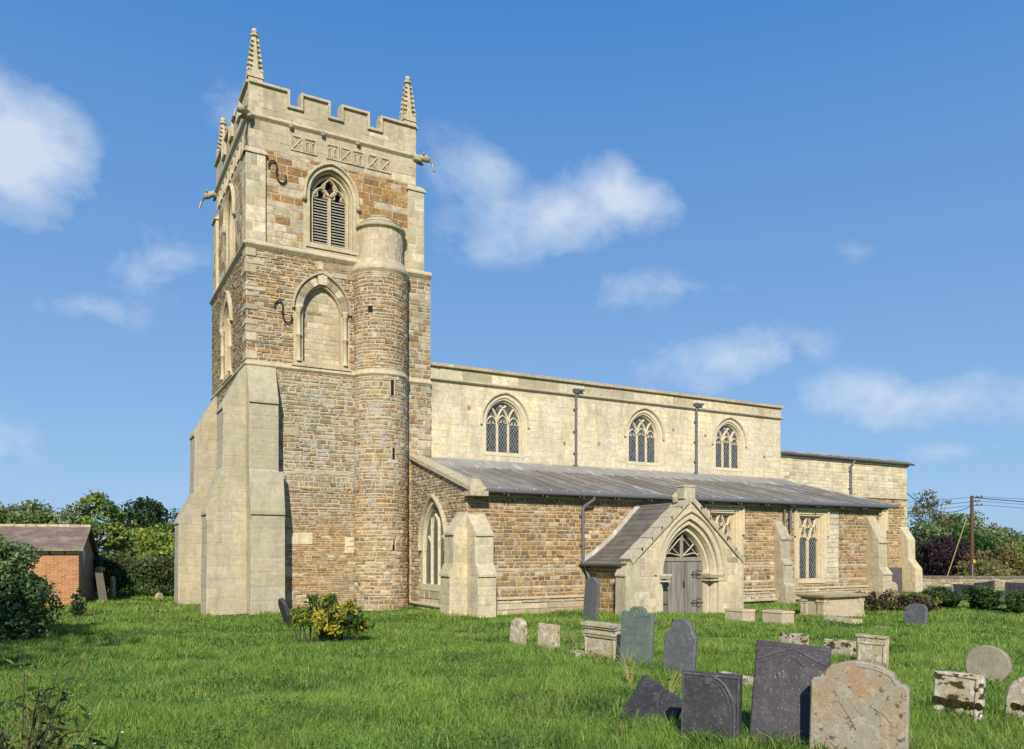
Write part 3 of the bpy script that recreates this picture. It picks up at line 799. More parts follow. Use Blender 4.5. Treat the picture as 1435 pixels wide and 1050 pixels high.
q2 = sqrt(.5)
gargoyle(5.2, 27.2, -q2, -q2, -q2, -q2); gargoyle(11.0, 27.2, q2*1.1, -q2*.7, q2, -q2*.3); gargoyle(5.2, 33.7, -q2, q2, -q2, q2)
# lightning conductor
lr = MB(); lr.box(7.22, 7.4, 28.6, 28.78, 16.4, 17.95, (1, 1, 1)); lr.tube([(7.31, 28.69, 17.95), (7.31, 28.69, 18.35)], .03, 6); lr.tube([(7.31, 28.69, 18.35), (7.31, 28.69, 19.1)], .008, 5)
lr.build('lightning_rod', ['metal'], tower)
# S shaped iron wall anchors
for (u, z) in ((6.02, 14.75), (6.2, 10.05)):
    a = MB()
    key = [(-.22, .10), (-.22, .2), (-.16, .29), (-.08, .31), (-.01, .26), (.01, .16), (0, .05), (.0, -.08), (.03, -.2), (.1, -.28), (.19, -.29), (.26, -.22), (.28, -.12), (.25, -.05)]
    pts = [(u + a_*1.15, z + b_*1.15) for a_, b_ in key]; low = []
    fr = S1 if z > 12 else S0
    a.tube([fr(x_, z_, .07) for x_, z_ in pts + low], .028, 6); a.tube([fr(u, z, 0), fr(u, z, .11)], .04, 6)
    a.build('iron_wall_anchor', ['iron_work'], tower)

# stepped angle buttresses of the tower
RC = (.485, .43, .295)
def butt(name, fr, u_, u2, prof, parent, col=RC, mi='render', blocks=None):
    """profile (o,z) of a stepped buttress, extruded between u_ and u2 along the wall"""
    b = MB(); n = len(prof)
    A = [fr(u_, z, o) for o, z in prof]; B = [fr(u2, z, o) for o, z in prof]
    tri = [tuple(t) for t in tessellate_polygon([[Vector((o, z, 0)) for o, z in prof]])]
    b.add(A + B, [(i, (i+1) % n, n + (i+1) % n, n + i) for i in range(n)] + tri + [tuple(n + k for k in t) for t in tri], col, 0)
    rg = random.Random(int(u_*100))
    pal = lambda u, z, r_: vary(r_, col, .055)
    rw, ln = blocks or ((.3, .45), (.4, .8))
    for i in range(n):                          # ashlar blocks on the upright front faces and on the weatherings
        (o0, z0), (o1, z1) = prof[i], prof[(i+1) % n]
        if o0 < .02 and o1 < .02: continue
        if abs(z1 - z0) < .02: continue
        lo, hi = (0, 1) if z0 < z1 else (1, 0)
        (oa, za), (ob, zb) = ((o0, z0), (o1, z1)) if z0 < z1 else ((o1, z1), (o0, z0))
        f2 = lambda u, s, o, oa=oa, za=za, ob=ob, zb=zb: fr(u, za + (zb-za)*s, oa + (ob-oa)*s + o)
        L = zb - za; nrow = max(1, round(L/rw[1])); 
        for r in range(nrow):
            u = u_ if r % 2 == 0 else u_
            w_ = u2 - u_; k = max(1, round(w_/ln[1])); cuts = [u_] + [u_ + w_*(j + (.5 if r % 2 else 0) + rg.uniform(-.15, .15))/k for j in range(1 if r % 2 == 0 else 0, k)] + [u2]
            for j in range(len(cuts)-1):
                stone(b, f2, rg, cuts[j], cuts[j+1], r/nrow, (r+1)/nrow, .010, .006, pal(0, 0, rg), .002, 0)
    # blocks on both cheeks
    for u, sg in ((u_, -1), (u2, 1)):
        fc = lambda p, z, o, u=u, sg=sg: fr(u + sg*o, z, p)
        zmin, zmax = min(p[1] for p in prof), max(p[1] for p in prof)
        def edge(z):
            s_ = span(prof, z); return (max(0, s_[0]), s_[1]) if s_ and s_[1] > .1 else (0, .06)
        lay(b, fc, 0, 1, max(zmin, -.3), zmax - .12, rw, ln, .010, .006, pal, [], .003, 0, edge)
    return b.build(name, [mi], parent)


p_south = [(0, -.6), (.72, -.6), (.70, 3.2), (.76, 3.2), (.76, 3.27), (.47, 4.68), (.45, 6.85), (.51, 6.85), (.51, 6.92), (.03, 8.2), (0, 8.2)]
butt('buttress', S0, TX0 - .005, 5.98, [(0, 3.25), (.73, 3.25), (.47, 4.68), (.45, 6.85), (.51, 6.85), (.51, 6.92), (.03, 8.16), (0, 8.16)], tower)
butt('buttress', S0, TX0 - .01, 6.13, [(0, -.6), (.74, -.6), (.71, 3.18), (.77, 3.18), (.77, 3.25), (.5, 4.62), (0, 4.62)], tower)
butt('buttress', W0, TY0 - .01, 28.25, [(0, -.6), (1.27, -.6), (1.22, 3.18), (1.26, 3.18), (1.26, 3.25), (.76, 4.75), (.72, 6.66), (.76, 6.66), (.76, 6.74), (.02, 8.18), (0, 8.18)], tower)
butt('buttress', W0, 33.05, TY1, [(0, -.6), (1.45, -.6), (1.42, 3.05), (1.47, 3.05), (1.47, 3.12), (.86, 4.3), (.83, 6.5), (.88, 6.5), (.88, 6.6), (.02, 8.18), (0, 8.18)], tower)

# ------------------------------------------------------------------ nave clerestory
NY = 27.15; NX0, NX1 = TX1 - .2, 30.1
SN = FS(NY)
clw = [(14.83, 1.0), (21.72, 1.0), (26.72, 1.0)]
cop = [arch_poly(x, .86*s, 5.84, 6.98, 1.0) for x, s in clw]
nv = MB()
nv.wall(SN, [(NX0, 4.6), (NX1, 4.6), (NX1, 8.98), (NX0, 8.98)], cop, .3, (1.12, 1.18, 1.2))
nv.box(NX0, NX1, NY + .5, 34.2, 4.6, 8.9); nv.box(NX0, NX1, NY + .001, NY + .5, 8.9, 8.981, WHITE, 2)
nv.add([(NX1, NY, 4.6), (NX1, NY + .5, 4.6), (NX1, NY + .5, 8.98), (NX1, NY, 8.98)], [(0, 1, 2, 3)], WHITE, 1)
frm = [arch_poly(x, 1.0, 5.7, 6.98, 1.22) for x, s in clw]
lay(nv, SN, NX0 + .2, NX1, 5.0, 8.4, (.2, .36), (.3, .85), .010, .006, soft, frm, .006, 1)
for i in range(10):
    u = rnd.uniform(12, 29.8); zz = rnd.uniform(5.9, 7.6)
    if all(abs(u - x) > 1.3 for x, _ in clw): stone(nv, SN, rnd, u, u + .16, zz, zz + .16, .008, .016, (.36, .23, .1), .02, 1)
lay(nv, SN, NX0 + .2, NX1 + .02, 8.46, 8.86, (.38, .42), (.7, 1.3), .008, .03, pick((PALE, 4), (CREAM, 2)), [], .003, 1)
nave = nv.build('nave', ['mortar', 'ashlar', 'coping'], church)
npd = MB()
npd.bar(SN, [(NX0 + .2, 8.42), (NX1 + .1, 8.42)], .11, -.02, .13, (.56, .49, .32)); npd.bar(SN, [(NX0 + .2, 8.95), (NX1 + .08, 8.95)], .15, -.3, .14, (.50, .41, .25), 1, nose=.75)
npd.build('parapet_coping', ['dress', 'coping'], nave)


def glaze(fr, poly, o, parent):
    g = MB(); g.poly(fr, poly, o); return g.build('leaded_glass', ['glass'], parent)


def clerestory(cx):
    fr = SN; w_ = .86; zb, zs, rise = 5.84, 6.98, 1.0; f = MB(); C = (.66, .58, .39)
    f.bar(fr, [(cx-w_+.03, zb)] + arc_pts(cx, w_-.03, zs, rise-.04, 9) + [(cx+w_-.03, zb)], .12, -.3, -.03, C)
    f.bar(fr, [(cx-w_+.10, zb)] + arc_pts(cx, w_-.10, zs, rise-.13, 9) + [(cx+w_-.10, zb)], .06, -.24, -.13, C)
    iw = w_ - .12; lw = 2*iw/3
    R = ((rise-.14)**2 + (w_-.11)**2)/(2*(w_-.11))
    for s in (-1, 1):
        xm = cx + s*lw/2
        f.bar(fr, [(xm, zb), (xm, zs)], .095, -.24, -.13, C)
        for t in (-1, 1):                      # intersecting tracery: each mullion forks along the arch's own curve
            pts = []
            for k in range(14):
                a = k*.075; x = xm + t*(R - R*cos(a)); z = zs + R*sin(a) + .0007
                wr = span(arch_poly(cx, w_-.1, zb, zs, rise-.12), min(z, zs + rise - .13))
                if wr is None or not (wr[0] <= x <= wr[1]) or z > zs + rise - .13: break
                pts.append((x, z))
            if len(pts) > 1: f.bar(fr, pts, .08, -.24, -.14, C)
    for k in (-1, 0, 1):                       # cusped heads of the three lights
        c = cx + k*lw; zz = zs - .03 if k else zs + .03
        f.bar(fr, arc_pts(c, lw/2 - .02, zz, .30, 5), .062, -.24, -.15, C)
        for q in (-1, 1): f.bar(fr, [(c + q*(lw/2-.03), zz), (c + q*.065, zz + .03), (c + q*.07, zz + .12)], .04, -.26, -.17, C)
    f.prism(fr, [(cx-w_-.05, zb-.14), (cx+w_+.05, zb-.14), (cx+w_, zb), (cx-w_, zb)], -.3, .02, C)
    f.bar(fr, [(cx-w_-.07, zb-.1)] + arc_pts(cx, w_+.07, zs, rise+.09, 9) + [(cx+w_+.07, zb-.1)], .16, -.06, .018, C, nose=.92)
    o = f.build('clerestory_window', ['clean'], church)
    h = MB(); h.bar(fr, [(cx-w_-.2, zs-.1)] + arc_pts(cx, w_+.19, zs, rise+.2, 9) + [(cx+w_+.2, zs-.1)], .10, -.02, .11, (.60, .53, .36))
    h.build('hood_mould', ['dress'], o)
    glaze(fr, arch_poly(cx, w_, zb, zs, rise), -.21, o)


for x, s in clw: clerestory(x)


def downpipe(pts, hopper=None, r=.055, brk=()):
    d = MB(); d.tube(pts, r, 10)
    for (x, y, z) in brk:
        d.tube([(x, y, z-.025), (x, y, z+.025)], r*1.18, 10); d.box(x-.1, x+.1, y+r*.8, y+r*1.3, z-.03, z+.03)
    o = d.build('downpipe', ['pipe'], church)
    if hopper:
        x, y, z = hopper; h = MB()
        h.hexa([(x-.08, y-.08, z-.1), (x+.08, y-.08, z-.1), (x+.08, y+.09, z-.1), (x-.08, y+.09, z-.1), (x-.12, y-.11, z), (x+.12, y-.11, z), (x+.12, y+.1, z), (x-.12, y+.1, z)])
        h.box(x-.13, x+.34, y-.12, y+.1, z, z+.08); h.build('hopper', ['pipe'], o)
    return o


for x in (18.1, 24.62):
    downpipe([(x, NY-.12, 8.44), (x, NY-.12, 5.42), (x+.03, NY-.3, 5.28)], (x, NY-.13, 8.56), .055, [(x, NY-.12, zz) for zz in (7.8, 6.9, 6.0, 5.5)])

# ------------------------------------------------------------------ chancel
CY = 27.28; CX1 = 40.05; SCH = FS(CY)
ch = MB(); cwin = [(36.55, .7), (38.05, .7), (38.05, 3.95), (36.55, 3.95)]
ch.wall(SCH, [(30.1, -.7), (CX1, -.7), (CX1, 6.7), (30.1, 6.7)], [cwin], .3, (1.05, 1.08, 1.05))
ch.box(30.1, CX1, CY + .4, 33.8, -.7, 6.6)
ch.add([(CX1, CY, -.7), (CX1, CY+.4, -.7), (CX1, CY+.4, 6.7), (CX1, CY, 6.7)], [(0, 1, 2, 3)], WHITE, 1)
lay(ch, SCH, 30.1, CX1, 4.86, 6.55, (.12, .22), (.25, .6), .012, .012, pick((PALE, 6), (CREAM, 1.2)), [], .006, 2)
lay(ch, SCH, 30.1, CX1, -.5, 4.74, (.1, .18), (.18, .4), .018, .016, pick((IRON, 2), (ORANGE, 4), (CREAM, .5)), [[(36.3, .5), (38.3, .5), (38.3, 4.15), (36.3, 4.15)]], .010, 1)
z = .2
while z < 4.6:
    h = rnd.uniform(.2, .34); stone(ch, SCH, rnd, CX1 - rnd.choice([.25, .5]), CX1 + .02, z, z + h, .01, .024, vary(rnd, rnd.choice(PALE)), .004, 2); z += h
chan = ch.build('chancel', ['mortar', 'iron', 'ashlar'], church)
cs = MB(); cs.bar(SCH, [(30.1, 4.8), (CX1 + .05, 4.8)], .10, -.02, .08, WHITE); cs.bar(SCH, [(30.1, 6.62), (CX1 + .06, 6.62)], .14, -.02, .10, (.6, .53, .36))
cs.build('string_course', ['dress'], chan)
cr = MB(); cr.hexa([(30.11, CY-.16, 6.72), (CX1+.2, CY-.16, 6.72), (CX1+.2, 30.5, 7.35), (30.11, 30.5, 7.35), (30.11, CY-.16, 6.8), (CX1+.2, CY-.16, 6.8), (CX1+.2, 30.5, 7.43), (30.11, 30.5, 7.43)], (1, 1, 1))
for i in range(20):
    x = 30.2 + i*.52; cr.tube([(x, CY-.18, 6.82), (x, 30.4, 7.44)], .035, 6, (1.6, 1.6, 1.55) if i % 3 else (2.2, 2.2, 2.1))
croof = cr.build('chancel_roof', ['lead'], church)
cg = MB(); cg.tube([(30.12, CY-.19, 6.72), (CX1+.35, CY-.19, 6.68)], .05, 8); cg.build('gutter', ['gut'], croof)
downpipe([(35.45, CY-.2, 6.66), (35.42, CY-.18, 6.55), (35.3, CY-.1, 6.36), (35.3, CY-.1, 4.2)], None, .06, [(35.3, CY-.1, 6.1), (35.3, CY-.1, 5.2)])


def retic(fr, cx, hw, zb, zt, parent, sill=True, hood=True, col=(.66, .55, .34)):
    """square headed two light window with reticulated tracery"""
    f = MB(); zs = zt - 1.05; zm = zt - .52
    f.bar(fr, [(cx-hw+.04, zb), (cx-hw+.04, zt-.04), (cx+hw-.04, zt-.04), (cx+hw-.04, zb)], .15, -.3, -.02, col)
    f.bar(fr, [(cx-hw+.13, zb), (cx-hw+.13, zt-.13), (cx+hw-.13, zt-.13), (cx+hw-.13, zb)], .09, -.3, -.12, col)
    iw = hw - .15
    f.bar(fr, [(cx, zb), (cx, zs)], .09, -.28, -.14, col)
    S = lambda x0, z0, x1, z1: [(x0 + (x1-x0)*t, z0 + (z1-z0)*(t + .16*sin(2*pi*t)*-1)) for t in [k/7 for k in range(8)]]
    for s in (-1, 1):
        f.bar(fr, S(cx, zs, cx + s*iw/2, zs + .5), .075, -.27, -.14, col); f.bar(fr, S(cx + s*iw, zs, cx + s*iw/2, zs + .5), .075, -.27, -.14, col)
        f.bar(fr, S(cx + s*iw/2, zs + .5, cx, zt - .14), .075, -.27, -.14, col); f.bar(fr, S(cx + s*iw/2, zs + .5, cx + s*iw, zt - .14), .075, -.27, -.14, col)
        for q in (-1, 1): f.bar(fr, [(cx + s*iw/2 + q*iw*.42, zs + .1), (cx + s*iw/2 + q*.085, zs + .1), (cx + s*iw/2 + q*.11, zs + .24)], .045, -.26, -.16, col)
        f.bar(fr, [(cx + s*iw*.38, zs + .42), (cx + s*.07, zs + .5), (cx + s*.1, zs + .62)], .045, -.26, -.16, col)
    f.prism(fr, [(cx-hw-.06, zb-.2), (cx+hw+.06, zb-.2), (cx+hw+.02, zb), (cx-hw-.02, zb)], -.3, .05, col)
    f.bar(fr, [(cx-hw-.1, zb), (cx-hw-.1, zt+.1), (cx+hw+.1, zt+.1), (cx+hw+.1, zb)], .22, -.06, .025, col, nose=.92)
    o = f.build('traceried_window', ['clean'], parent)
    if hood:
        h = MB(); h.bar(fr, [(cx-hw-.24, zt-.9), (cx-hw-.24, zt+.2), (cx+hw+.24, zt+.2), (cx+hw+.24, zt-.9)], .10, -.02, .11, col); h.build('hood_mould', ['clean'], o)
    glaze(fr, [(cx-hw, zb), (cx+hw, zb), (cx+hw, zt), (cx-hw, zt)], -.24, o)
    return o


retic(SCH, 37.3, .75, .7, 3.95, church)
butt('buttress', SCH, 39.45, 40.05, [(0, -.7), (.95, -.7), (.9, 1.0), (.5, 1.5), (.48, 2.6), (0, 3.3)], chan, (.60, .52, .34), 'dress', ((.2, .32), (.3, .6)))
butt('buttress', lambda u, z, o: (CX1 + o, u, z), CY - .02, CY + .6, [(0, -.7), (.98, -.7), (.95, 1.0), (.98, 1.02), (.5, 1.5), (.48, 2.7), (.52, 2.72), (0, 3.3)], chan, (.66, .58, .39), 'clean', ((.2, .32), (.3, .6)))

# ------------------------------------------------------------------ south aisle
AX0, AX1, AY = 10.88, 30.95, 22.4
SA, WA = FS(AY), FW(AX0)
ai = MB()
w1 = [(21.02, 1.05), (22.5, 1.05), (22.5, 3.52), (21.02, 3.52)]; w2 = [(25.88, .86), (27.36, .86), (27.36, 3.5), (25.88, 3.5)]
ai.wall(SA, [(AX0, -.6), (AX1, -.6), (AX1, 3.95), (AX0, 3.95)], [w1, w2], .3, (.92, .9, .86))
awin = arch_poly(25.0, .98, .82, 2.2, 1.5)
ai.wall(WA, [(AY, -.6), (TY0, -.6), (TY0, 5.32), (AY, 3.9)], [awin], .45)
ai.add([(AX1, AY, -.6), (AX1, 27.2, -.6), (AX1, 27.2, 5.3), (AX1, AY, 3.9)], [(0, 1, 2, 3)], WHITE, 3)
ai.box(AX0 + .5, AX1 - .02, AY + .45, 27.1, -.6, 3.8)
H1 = [(20.7, .85), (22.8, .85), (22.8, 3.75), (20.7, 3.75)]; H2 = [(25.62, .66), (28.3, .66), (28.3, 3.7), (25.62, 3.7)]


def aisle(u, z, rg):
    if 1.30 < z < 1.44 or .72 < z < .84: return vary(rg, rg.choice(CREAM), .08)
    r_ = rg.random()
    if r_ < .5:
        c_ = vary(rg, rg.choice(IRON), .2); return (c_[0]*.86, c_[1]*.84, c_[2]*.82)
    return vary(rg, rg.choice(IRON if r_ < .8 else (ORANGE if r_ < .93 else CREAM)), .15)


segs = [(.44, .74, (.14, .2)), (.74, .84, (.1, .1)), (.84, 1.30, (.13, .19)), (1.30, 1.43, (.13, .13)), (1.43, 3.7, (.08, .16))]
PX = [(14.9, -.6), (20.6, -.6), (20.6, 1.2), (14.9, 1.2)]
for (a, b, rw) in segs:
    ln = (.5, 1.1) if a in (.74, 1.30) else (.17, .42)
    lay(ai, SA, AX0, AX1, a, b, rw, ln, .021, .020, aisle, [H1, H2], .015, 2)
lay(ai, SA, AX0, AX1, -.4, .44, (.2, .26), (.4, .9), .012, .05, pick((CREAM, 4), (PALE, 1)), [], .006, 3)
lay(ai, SA, 27.5, 28.3, .66, 3.7, (.16, .26), (.25, .5), .012, .026, pick((PALE, 5)), [], .006, 3)
lay(ai, WA, AY, TY0, .1, 5.2, (.07, .16), (.12, .4), .022, .022, pick((GREY, 4), (IRON, 1.5), (CREAM, 1.4)), [arch_poly(25.0, 1.2, .6, 2.2, 1.75)], .016, 1,
    edge=lambda z: (AY, TY0) if z < 3.9 else (AY + (z - 3.9)/(5.32 - 3.9)*(TY0 - AY), TY0))
lay(ai, WA, AY, TY0, -.4, .1, (.22, .28), (.4, .9), .012, .05, pick((CREAM, 4)), [], .005, 3)
lay(ai, WA, 23.6, 26.4, .1, .78, (.22, .3), (.4, .8), .012, .04, pick((CREAM, 4)), [], .005, 3)
aislo = ai.build('south_aisle', ['mortar', 'rubble', 'iron', 'ashlar'], church)
# corbel table under the eaves, plinth moulding
cb = MB(); cb.bar(SA, [(AX0, 3.8), (AX1 + .1, 3.8)], .16, -.02, .10, (.44, .37, .24))
x = AX0 + .3
while x < AX1:
    cb.prism(SA, [(x, 3.64), (x+.09, 3.64), (x+.10, 3.71), (x-.01, 3.71)], 0, .07, vary(rnd, (.36, .29, .18), .25)); x += .19
cb.bar(SA, [(AX0, .45), (AX1 + .05, .45)], .10, 0, .10, WHITE); cb.bar(WA, [(AY, .12), (TY0, .12)], .12, 0, .12, WHITE)
cb.bar(SA, [(20.3, .06), (AX1 + .05, .06)], .14, 0, .2, (.55, .47, .3))
for i in range(70):                             # carved plinth ornament east of the porch
    x = 20.6 + i*.15; cb.tube([SA(x, .13 + .05*sin(i*1.9), .09), SA(x+.1, .22 + .05*cos(i*2.3), .1)], [.05, .03], 5, vary(rnd, (.56, .48, .31), .15))
cb.build('corbel_table', ['dress'], aislo)
kn = MB()                                        # raking coping of the aisle's west gable
kn.hexa([(AX0-.12, 21.95, 3.86), (AX0+.45, 21.95, 3.86), (AX0+.45, 27.0, 5.36), (AX0-.12, 27.0, 5.36), (AX0-.12, 21.95, 4.0), (AX0+.45, 21.95, 4.0), (AX0+.45, 27.0, 5.5), (AX0-.12, 27.0, 5.5)], (.55, .47, .3))
kn.box(AX0-.14, AX0+.5, 21.9, 22.35, 3.72, 3.87, (.5, .43, .27)); kn.hexa([(AX0-.1, 21.98, 4.0), (AX0+.4, 21.98, 4.0), (AX0+.4, 22.4, 4.1), (AX0-.1, 22.4, 4.1), (AX0, 22.1, 4.26), (AX0+.3, 22.1, 4.26), (AX0+.3, 22.35, 4.28), (AX0, 22.35, 4.28)], (.5, .43, .27))
kn.build('gable_coping', ['coping'], aislo)
retic(SA, 21.76, .74, 1.05, 3.52, church); retic(SA, 26.62, .74, .86, 3.5, church)
# three light west window of the aisle
f = MB(); C = (.62, .54, .36)
f.bar(WA, [(24.05, .82)] + arc_pts(25.0, .95, 2.2, 1.46, 10) + [(25.95, .82)], .12, -.2, .03, C)
for s in (-1, 1):
    f.bar(WA, [(25 + s*.30, .82), (25 + s*.30, 2.85), (25 + s*.26, 3.15)], .10, -.16, -.01, C)
    f.bar(WA, arc_pts(25 + s*.6, .29, 2.0, .5, 5), .06, -.14, -.03, C)
f.bar(WA, arc_pts(25, .26, 2.75, .5, 5), .06, -.14, -.03, C)
f.prism(WA, [(23.95, .62), (26.05, .62), (26.0, .84), (24.0, .84)], -.4, .05, C)
aw = f.build('lancet_window', ['clean'], church)
h = MB(); h.bar(WA, [(23.9, 2.0)] + arc_pts(25.0, 1.13, 2.2, 1.68, 10) + [(26.1, 2.0)], .11, -.02, .13, (.52, .45, .3)); h.build('hood_mould', ['dress'], aw)
glaze(WA, awin, -.09, aw)
BC = (.60, .52, .34); bl = ((.2, .3), (.28, .55))
butt('buttress', SA, AX0 - .01, 11.5, [(0, -.6), (.80, -.6), (.78, 1.2), (.83, 1.2), (.83, 1.26), (.62, 1.62), (.6, 2.46), (.65, 2.46), (.65, 2.52), (.0, 3.2)], aislo, BC, 'dress', bl)
butt('buttress', WA, AY - .01, 23.1, [(0, -.6), (.62, -.6), (.6, 1.2), (.65, 1.2), (.65, 1.26), (.48, 1.62), (.46, 2.5), (.51, 2.5), (.51, 2.56), (.0, 3.25)], aislo, BC, 'dress', bl)
butt('buttress', SA, 24.45, 24.98, [(0, -.6), (.64, -.6), (.62, .6), (.5, .75), (.48, 1.42), (.52, 1.43), (.52, 1.47), (.36, 1.7), (.36, 2.42), (.41, 2.43), (.41, 2.48), (0, 3.2)], aislo, (.47, .41, .275), 'dress', bl)
butt('buttress', SA, 30.1, 30.68, [(0, -.6), (.84, -.6), (.82, .95), (.86, .96), (.86, 1.0), (.6, 1.3), (.58, 2.3), (.63, 2.31), (.63, 2.36), (0, 3.5)], aislo, (.52, .455, .30), 'dress', bl)

# lead roof of the aisle with rolls
rf = MB()
ye, ze, yr, zr = 22.1, 3.98, NY, 5.34
FR = lambda x, t, o: (x, ye + (yr-ye)*t, ze + (zr-ze)*t + o)
XE = lambda t: 31.65 - 1.35*t
XS = AX0 + .45
nb = 31
for i in range(nb):
    a0 = XS + (31.65 - XS)*i/nb; a1 = XS + (31.65 - XS)*(i+1)/nb; b0 = XS + (XE(1) - XS)*i/nb; b1 = XS + (XE(1) - XS)*(i+1)/nb
    k = rnd.uniform(.72, 1.2); c = (k, k*rnd.uniform(.95, 1.02), k*rnd.uniform(.92, 1.02))
    m = .86
    rf.hexa([FR(a0, 0, -.06), FR(a1, 0, -.06), FR(a1*(1-m)+b1*m, m, -.06), FR(a0*(1-m)+b0*m, m, -.06), FR(a0, 0, 0), FR(a1, 0, 0), FR(a1*(1-m)+b1*m, m, 0), FR(a0*(1-m)+b0*m, m, 0)], c)
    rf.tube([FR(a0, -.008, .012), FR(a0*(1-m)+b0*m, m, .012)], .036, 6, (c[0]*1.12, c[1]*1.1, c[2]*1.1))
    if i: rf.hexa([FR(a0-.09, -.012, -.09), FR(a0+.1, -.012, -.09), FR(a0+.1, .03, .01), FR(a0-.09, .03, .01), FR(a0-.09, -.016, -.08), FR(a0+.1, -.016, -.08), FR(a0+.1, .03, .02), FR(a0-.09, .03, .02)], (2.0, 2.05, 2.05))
for i in range(9):                              # apron flashing along the nave wall
    a0 = XS + (30.4 - XS)*i/9; a1 = XS + (30.4 - XS)*(i+1)/9; k = rnd.uniform(1.25, 1.5)
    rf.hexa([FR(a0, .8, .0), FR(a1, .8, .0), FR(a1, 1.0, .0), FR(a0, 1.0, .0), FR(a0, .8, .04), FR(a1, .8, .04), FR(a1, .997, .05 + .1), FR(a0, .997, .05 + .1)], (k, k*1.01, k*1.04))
rf.tube([FR(31.65, 0, .01), FR(30.35, 1, .02)], .05, 6, (1.3, 1.3, 1.3))
roof = rf.build('aisle_roof', ['lead'], church)
g = MB(); g.tube([(AX0+.35, 22.02, 3.9), (31.7, 22.02, 3.9)], .075, 10)
for i in range(14):
    x = 12 + i*1.45; g.box(x-.015, x+.015, 22.0, 22.3, 3.78, 3.86); g.box(x+.14, x+.17, 22.0, 22.3, 3.76, 3.86)
g.build('gutter', ['pipe'], roof)
downpipe([(15.5, 22.03, 3.86), (15.48, 22.05, 3.72), (15.25, 22.25, 3.52), (15.2, 22.28, 3.4), (15.2, 22.28, 1.62), (15.24, 22.2, 1.5), (15.32, 22.1, 1.1), (15.32, 22.1, .2)], None, .055, [(15.2, 22.28, 3.2), (15.2, 22.28, 2.2)])
downpipe([(25.25, 22.1, 3.86), (25.25, 22.2, 3.7), (25.25, 22.26, 3.6), (25.25, 22.26, 2.75)], None, .055, [(25.25, 22.26, 3.3)])
downpipe([(24.92, 22.26, 3.7), (24.92, 22.3, 2.9)], None, .04)

# ------------------------------------------------------------------ porch
PC, PY, PH = 17.75, 19.8, 2.32                   # centre, front plane, half width
SP = FS(PY)
po = MB()
op = arch_poly(PC, 1.27, -.5, 1.23, 1.82, 12)
gable = [(PC-PH, -.6), (PC+PH, -.6), (PC+PH, 1.62), (PC, 3.62), (PC-PH, 1.62)]
po.wall(SP, gable, [op], .45, (1.08, 1.12, 1.15))
po.box(PC-PH, PC-PH+.35, PY+.02, AY, -.6, 1.6); po.box(PC+PH-.35, PC+PH, PY+.02, AY, -.6, 1.6)
WP = FW(PC-PH)
lay(po, WP, PY, AY, -.4, 1.55, (.12, .2), (.2, .45), .018, .016, pick((IRON, 4), (CREAM, 1), (ORANGE, .6)), [], .010, 1)
lay(po, SP, PC-PH, PC+PH, -.4, 3.5, (.18, .28), (.28, .6), .010, .008, pick((CREAM, 6), (PALE, 1), (GREY, .25)), [arch_poly(PC, 1.42, -.5, 1.23, 2.0, 12)], .005, 2,
    edge=lambda z: (PC-PH, PC+PH) if z < 1.62 else (PC - PH*(3.62-z)/2.0, PC + PH*(3.62-z)/2.0))
porch = po.build('porch', ['mortar', 'iron', 'ashlar'], church)
# arch orders
ar = MB(); C = (.60, .52, .345)
def order(w_, rise, z0, o0, o1, wd, col, nose=.6, zb=1.23, full=True):
    pts = ([(PC-w_, z0)] if full else []) + arc_pts(PC, w_, zb, rise, 12) + ([(PC+w_, z0)] if full else [])
    ar.bar(SP, pts, wd, o0, o1, col, nose=nose)
order(1.36, 1.93, -.5, -.1, .02, .20, C, .9)
order(1.18, 1.70, -.5, -.36, -.06, .20, C, .5)
order(1.00, 1.50, -.5, -.5, -.22, .18, C, .5)
order(1.47, 2.08, 1.2, -.02, .10, .10, (.54, .47, .31), .5, 1.23, False)
for s in (-1, 1):                               # moulded imposts
    x0, x1 = (PC + .86, PC + 1.46) if s > 0 else (PC - 1.3, PC - .86)
    ar.hexa([(x0, PY-.02, 1.10), (x1, PY-.02, 1.10), (x1, PY+.45, 1.10), (x0, PY+.45, 1.10), (x0-.03, PY-.07, 1.2), (x1+.03, PY-.07, 1.2), (x1+.03, PY+.45, 1.2), (x0-.03, PY+.45, 1.2)], C)
    ar.box(x0-.03, x1+.03, PY-.07, PY+.45, 1.2, 1.25, C); ar.box(x0-.01, x1+.01, PY-.045, PY+.45, 1.0, 1.04, C)
ar.build('arch_moulding', ['clean'], porch)
# stepped gable coping and the block at its top
gc = MB(); ang = atan2(2.0, PH); L = sqrt(PH*PH + 4)
for s in (-1, 1):
    n = 6
    for i in range(n):
        t0, t1 = i/n, (i+1)/n
        if i == n-1: t1 -= .03
        ov = .1 if s < 0 else .0
        q = [(PC + s*(PH + ov)*(1-t0), 1.60 + 2.06*t0), (PC + s*(PH + ov)*(1-t1), 1.60 + 2.06*t1)]
        hh = .17 + rnd.uniform(-.015, .015)
        p4 = [q[0], q[1], (q[1][0] + s*.02, q[1][1] + hh), (q[0][0] + s*.09, q[0][1] + hh*.86)]
        gc.prism(SP, p4, -.5 + rnd.uniform(-.03, .03), .09, vary(rnd, (.50, .44, .30), .12))
gc.box(PC - .16, PC + .16, PY + .0, PY + .42, 3.62, 3.8, (.52, .45, .3))
gcop = gc.build('gable_coping', ['coping'], porch)
fb = MB(); fb.box(PC - .24, PC + .24, PY + .02, PY + .4, 3.72, 4.16, (.55, .49, .34)); fb.box(PC - .26, PC + .26, PY, PY + .42, 4.1, 4.165, (.5, .45, .31))
fb.tube([(PC-.36, PY+.3, 3.62), (PC-.42, PY+.3, 3.78), (PC-.34, PY+.3, 3.9)], [.1, .11, .05], 7, (.45, .4, .26))
fb.build('finial_block', ['coping'], gcop)
